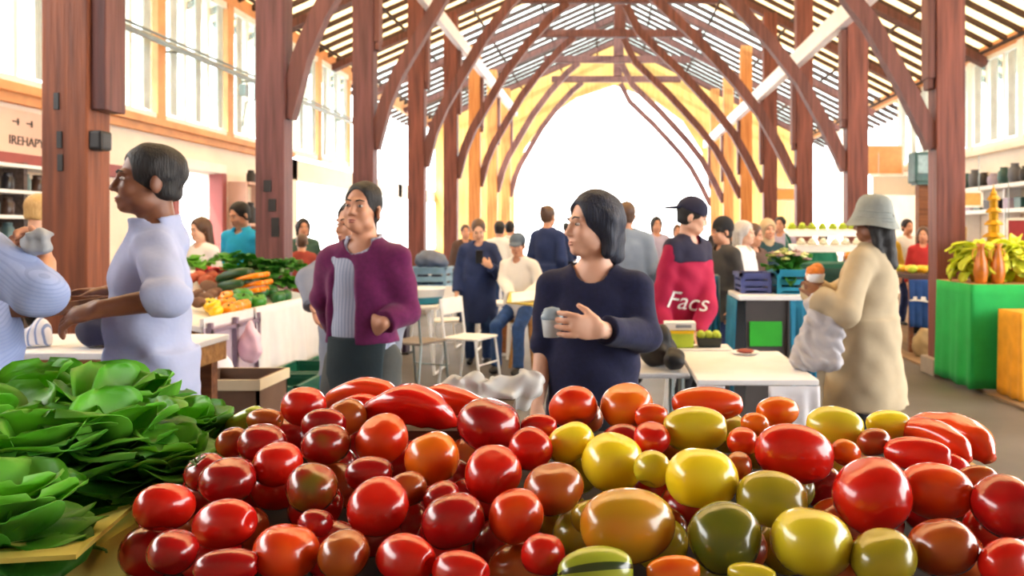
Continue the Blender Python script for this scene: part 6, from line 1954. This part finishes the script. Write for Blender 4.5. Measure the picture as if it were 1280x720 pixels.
# ornaments on the green table
t = thing('golden_statue', 'tall golden tiered ornament rising behind the lime green plant', 'ornament', (3.87, 8.08, 1.016))
bm = B(); lathe(bm, [(0.0, 0), (0.14, 0), (0.14, 0.05), (0.1, 0.08), (0.12, 0.16), (0.09, 0.22), (0.0, 0.23)], k=20); finish('plinth', bm, M_GOLD, t, smooth=True)
bm = B()
z = 0.23; r = 0.13
for q in range(5):                                    # stacked tiers, each with a flared eave, shrinking upwards
    lathe(bm, [(r * 0.62, z), (r * 0.62, z + 0.07), (r * 1.05, z + 0.075), (r * 1.02, z + 0.09), (r * 0.6, z + 0.125), (0.0, z + 0.125)], k=8)
    z += 0.125; r *= 0.84
finish('tiers', bm, M_GOLD, t)
bm = B(); lathe(bm, [(0.035, z), (0.03, z + 0.03), (0.012, z + 0.05), (0.016, z + 0.065), (0.006, z + 0.08), (0.0, z + 0.13)], k=12); finish('finial', bm, M_GOLD, t, smooth=True)
def lime_plant(label, loc, n, size, seed):
    rnd = random.Random(seed)
    t = thing('lime_plant', label, 'plant', loc)
    bm = B(); lathe(bm, [(0.0, 0), (0.08, 0), (0.11, 0.13), (0.118, 0.14), (0.1, 0.14), (0.0, 0.12)], k=20); finish('pot', bm, VM['mango'], t, smooth=True)
    bm = B()
    for i in range(n):
        leaf(bm, Vector((rnd.uniform(-0.06, 0.06), rnd.uniform(-0.06, 0.06), 0.12 + rnd.uniform(0, size * 0.5))), i * 2.4, rnd.uniform(0.0, 1.3), size * rnd.uniform(0.5, 0.9), size * 0.16, rnd, 1.4)
    finish('foliage', bm, M_LIMEL, t, smooth=True)
    bm = B()
    for i in range(7): tube(bm, [(0, 0, 0.1), (0.05 * math.cos(i), 0.05 * math.sin(i), 0.12 + size * 0.6)], 0.006, 6)
    finish('stem', bm, M_RIB, t)
    return t
lime_plant('bushy lime green plant on the green table, nearer the reddish post', (3.6, 7.8, 1.016), 110, 0.38, 21)
lime_plant('bushy lime green plant on the green table behind the amber vases', (3.98, 7.82, 1.016), 110, 0.36, 22)
for i, (x, y) in enumerate(((3.51, 7.58), (3.66, 7.56))):
    t = thing('amber_vase', ('amber glazed vase on the green table, nearer the green corner', 'amber glazed vase beside its twin, nearer the picture edge')[i], 'vase', (x, y, 1.016), 0.3 * i)
    bm = B(); lathe(bm, [(0.0, 0.0), (0.05, 0.0), (0.055, 0.02), (0.068, 0.1), (0.06, 0.2), (0.036, 0.28), (0.03, 0.34), (0.045, 0.375), (0.04, 0.375), (0.026, 0.34), (0.0, 0.3)], k=20); finish('body', bm, M_AMBER, t, smooth=True)
    for s in (1, -1):
        bm = B(); tube(bm, [(s * 0.03, 0, 0.33), (s * 0.075, 0, 0.31), (s * 0.08, 0, 0.24), (s * 0.055, 0, 0.2)], 0.009, 8); finish('handle', bm, M_GOLD, t, smooth=True)
blob('lemon_heap_bag', 'yellow fruit bag lying on the green table by the picture edge', 'bag', (4.3, 7.6, 1.024), [((0, 0, 0.04), (0.12, 0.08, 0.06))], VM['yellow'], vox=0.01, cutz=0.0)

# ---- right side background: teal monitor on a post, signs, shelf with goods
t = thing('monitor_post', 'teal grey monitor box mounted on a brown post in the right aisle', 'monitor', (4.68, 12.0, 0))
bm = B(); box(bm, (0, 0, 1.1), (0.16, 0.16, 2.2), bevel=0.01); finish('post', bm, M_WOODB, t)
bm = B(); box(bm, (0, 0, 2.46), (0.34, 0.3, 0.46), bevel=0.03); finish('case', bm, M_TEALD, t)
bm = B(); box(bm, (0, -0.152, 2.5), (0.26, 0.012, 0.28), bevel=0.01); finish('screen', bm, mat('murky_screen', (116, 146, 148), rough=0.2, var=0.3, scale=9), t)
bm = B(); box(bm, (0, -0.02, 2.22), (0.26, 0.24, 0.03)); finish('bracket', bm, M_TEALD, t)
def board(name, label, c, w, h, m, axis='Y', cat='sign', d=0.03, frame=True):
    t = thing(name, label, cat, c)
    s = (w, d, h) if axis == 'Y' else (d, w, h)
    bm = B(); box(bm, (0, 0, 0), s, bevel=0.004); finish('panel', bm, m, t)
    if frame:
        bm = B()
        for q in (1, -1):
            if axis == 'Y': box(bm, (q * w / 2, -d * 0.2, 0), (0.03, d * 1.3, h + 0.03)); box(bm, (0, -d * 0.2, q * h / 2), (w, d * 1.3, 0.03))
            else: box(bm, (0, q * w / 2, 0), (d * 1.3, 0.03, h + 0.03)); box(bm, (0, 0, q * h / 2), (d * 1.3, w, 0.03))
        finish('frame', bm, M_WFRAME, t)
        bm = B()
        for q in (1, -1):
            if axis == 'Y': tube(bm, [(q * w * 0.4, 0, h / 2), (q * w * 0.4, 0, h / 2 + 0.5)], 0.006, 6)
            else: tube(bm, [(0, q * w * 0.4, h / 2), (0, q * w * 0.4, h / 2 + 0.5)], 0.006, 6)
        finish('hanging_wire', bm, M_STEEL, t)
    return t
board('hanging_sign', 'big pale orange sign panel hanging between the two right posts', at(1104, 200, 18.6), 0.9, 0.66, M_SIGNO)
board('hanging_sign', 'small yellow orange sign hanging left of the first right row gap', at(985, 243, 18.2), 0.7, 0.26, mat('sunny_board', (246, 190, 110), var=0.06))
board('hanging_sign', 'ochre sign board hanging above the blond woman', at(1212, 249, 11.0), 0.32, 0.2, M_SIGNY)
board('hanging_sign', 'red poster hanging at the right picture edge above the plants', at(1272, 290, 10.6), 0.3, 0.34, mat('red_poster', (150, 34, 40), var=0.12))
board('hanging_sign', 'pale canopy board behind the teal monitor', at(1125, 232, 16.5), 1.1, 0.36, M_PLASTER)
board('hanging_sign', 'white notice board hanging at the right edge below the red poster', at(1270, 322, 10.4), 0.34, 0.3, M_WHITE)
t = thing('wall_shelf', 'long white shelf along the right wall loaded with goods', 'shelf', (6.8, 14.4, 0))
for z in (2.28, 1.86):
    bm = B(); box(bm, (0, 0, z), (0.38, 4.6, 0.07), bevel=0.006); finish('board', bm, M_WHITE, t)
for y in (-2.2, -0.75, 0.75, 2.2):
    bm = B(); box(bm, (0.05, y, 1.14), (0.28, 0.06, 2.28)); finish('upright', bm, M_WHITE, t)
goods = [('dark grey jar', M_TEALD), ('lilac jar', M_LILAC), ('charcoal jar', M_IRON), ('slate jar', mat('slate_glaze', (96, 100, 112), var=0.1))]
for i in range(12):
    y = 12.3 + 0.37 * i; nm, m = goods[i % 4]; h = (0.3, 0.22, 0.26, 0.34)[i % 4]
    bm = B(); lathe(bm, [(0.0, 0), (0.09, 0), (0.11, h * 0.4), (0.1, h * 0.75), (0.06, h * 0.86), (0.07, h), (0.0, h)], k=14)
    o = finish('jar', bm, m, None, smooth=True); o.location = (6.78, y, 2.316); tag(o, '%s standing in the top row of the long white wall shelf' % nm, 'jar', nm + 's on the wall shelf')
    bm = B(); box(bm, (0, 0, 0.09), (0.2, 0.22, 0.18), bevel=0.01)
    o = finish('goods_box', bm, goods[(i + 2) % 4][1], None); o.location = (6.78, y + 0.1, 1.896); tag(o, '%s on the lower board of the long white wall shelf' % goods[(i + 2) % 4][0].replace('jar', 'box'), 'box', goods[(i + 2) % 4][0] + ' boxes on the lower board')

# ---- left side background: lettered fascia, shop shelving with jars, door-side shelf
t = thing('shop_fascia', 'pale shop fascia with a row of dark letters above the left shelving', 'sign', (LX + 0.03, 8.5, 0))
bm = B(); box(bm, (0, 0, 2.56), (0.05, 1.7, 0.46), bevel=0.004); finish('panel', bm, M_PINK, t)
text('lettering', 'IREHAPY', (0.028, 0.06, 2.42), (PI / 2, 0, PI / 2), 0.135, M_IRON, t, 0.004)
bm = B()
for y in (-0.1, 0.1, 0.36):
    box(bm, (0.028, y, 2.66), (0.006, 0.09, 0.014)); box(bm, (0.028, y + 0.03, 2.66), (0.006, 0.02, 0.07))
finish('emblem', bm, M_IRON, t)
t = thing('jar_rack', 'dark wooden shop rack of jars against the left wall', 'shelf', (LX + 0.25, 8.1, 0))
M_RACK = mat_wood('grey_brown_rack', (74, 62, 60), (104, 90, 86), axis='Y')
for z in (0.5, 1.15, 1.4, 1.65, 1.9, 2.16):
    bm = B(); box(bm, (0, 0, z), (0.34, 2.0, 0.035)); finish('shelf_board', bm, M_WHITE if z > 1.2 else M_RACK, t)
for y in (-1.0, 0.0, 1.0):
    bm = B(); box(bm, (-0.02, y, 1.1), (0.3, 0.05, 2.2)); finish('upright', bm, M_RACK, t)
jm = [mat('brown_jar', (70, 48, 40), rough=0.3, var=0.2), mat('black_jar', (36, 34, 40), rough=0.3, var=0.2), mat('teal_jar', (80, 110, 116), rough=0.3, var=0.2)]
jn = ['brown', 'black', 'teal']
def jarmesh():
    bm = B(); lathe(bm, [(0.0, 0), (0.055, 0), (0.06, 0.02), (0.06, 0.12), (0.04, 0.15), (0.045, 0.155), (0.045, 0.175), (0.0, 0.18)], k=14); return bm
o = finish('jar', jarmesh(), jm[0], smooth=True); JM = o.data; bpy.data.objects.remove(o)
for k, z in enumerate((1.168, 1.418, 1.668, 1.918)):
    for i in range(10):
        y = 7.2 + 0.19 * i + (0.04 if i >= 5 else 0)
        q = (i + k) % 3
        o = bpy.data.objects.new('jar', JM); C.objects.link(o); o.location = (LX + 0.3, y, z); remat(o, jm[q])
        rown = ('lowest', 'second', 'third', 'top')[k]
        tag(o, '%s jar on the %s jar shelf of the dark shop rack' % (jn[q], rown), 'jar', '%s jars, %s shelf' % (jn[q], rown))
t = thing('goods_shelf', 'pink wooden shelf unit with dark pots between the red door and the dark post', 'shelf', (LX + 0.24, 13.9, 0))
for z in (0.45, 1.2, 1.62, 2.3):
    bm = B(); box(bm, (0, 0, z), (0.34, 1.7, 0.04)); finish('shelf_board', bm, M_PINK if z > 0.5 else M_WOODB, t)
for y in (-0.85, 0.0, 0.85):
    bm = B(); box(bm, (-0.02, y, 1.16), (0.3, 0.05, 2.32)); finish('upright', bm, M_PINK, t)
for i, (y, z, s, q) in enumerate(((13.25, 1.22, 1.6, 1), (13.5, 1.22, 1.3, 1), (13.3, 1.64, 2.0, 1), (13.65, 1.64, 1.2, 0), (14.1, 1.64, 1.5, 2), (14.4, 1.22, 1.4, 1), (14.3, 2.32, 1.3, 2), (13.4, 2.32, 1.2, 1), (13.75, 2.32, 1.0, 1))):
    o = bpy.data.objects.new('pot', JM); C.objects.link(o); o.location = (LX + 0.28, y, z + 0.004); o.scale = (s, s, s); remat(o, (jm[0], M_IRON, mat('green_glaze', (84, 110, 84), var=0.2))[q])
    tag(o, '%s pot on the %s board of the pink shelf unit' % (('brown', 'black', 'green')[q], {1.22: 'lower', 1.64: 'middle', 2.32: 'top'}[z]), 'pot', '%s pots %s' % (('brown', 'black', 'green')[q], z))
crate('red crate by the foot of the fourth left post', -3.3, -2.75, 12.4, 12.9, 0.0, 0.4, mat('red_plastic', (206, 40, 66), var=0.1)) if False else None

# lettering on the crimson jersey follows the chest
def project_text(s, body, loc, n, upv, size, m, parent):
    cu = bpy.data.curves.new('tmp', 'FONT'); cu.body = s; cu.size = size; cu.align_x = 'CENTER'; cu.shear = 0.3
    o = bpy.data.objects.new('tmp', cu); C.objects.link(o)
    bpy.context.view_layer.update()
    me = bpy.data.meshes.new_from_object(o); bpy.data.objects.remove(o)
    bm = B(); bm.from_mesh(me); bmesh.ops.triangulate(bm, faces=bm.faces)
    bmesh.ops.subdivide_edges(bm, edges=[e for e in bm.edges if e.calc_length() > 0.03], cuts=1)
    from mathutils.bvhtree import BVHTree
    dg = bpy.context.evaluated_depsgraph_get()
    mw = body.matrix_world
    tree = BVHTree.FromPolygons([mw @ v.co for v in body.data.vertices], [tuple(p.vertices) for p in body.data.polygons])
    n = Vector(n).normalized(); x = Vector(upv).cross(n).normalized(); y = n.cross(x)
    pi = parent.matrix_world.inverted()
    for v in bm.verts:
        p = Vector(loc) + x * v.co.x + y * v.co.y + n * 0.6
        h = tree.ray_cast(p, -n)
        q = (h[0] if h[0] is not None else Vector(loc)) + n * 0.006
        v.co = pi @ q
    ob = finish('lettering', bm, m, parent)
    return ob
bpy.context.view_layer.update()
for p in bpy.data.objects:
    if p.type == 'EMPTY' and str(p.get('label', '')).startswith('person in a crimson jersey'):
        jr = [c for c in p.children if c.name.startswith('jersey')][0]
        project_text('Facs', jr, at(862, 384, 5.3), (0.0, -1, 0.15), (0.12, 0, 1), 0.17, M_WHITE, jr)
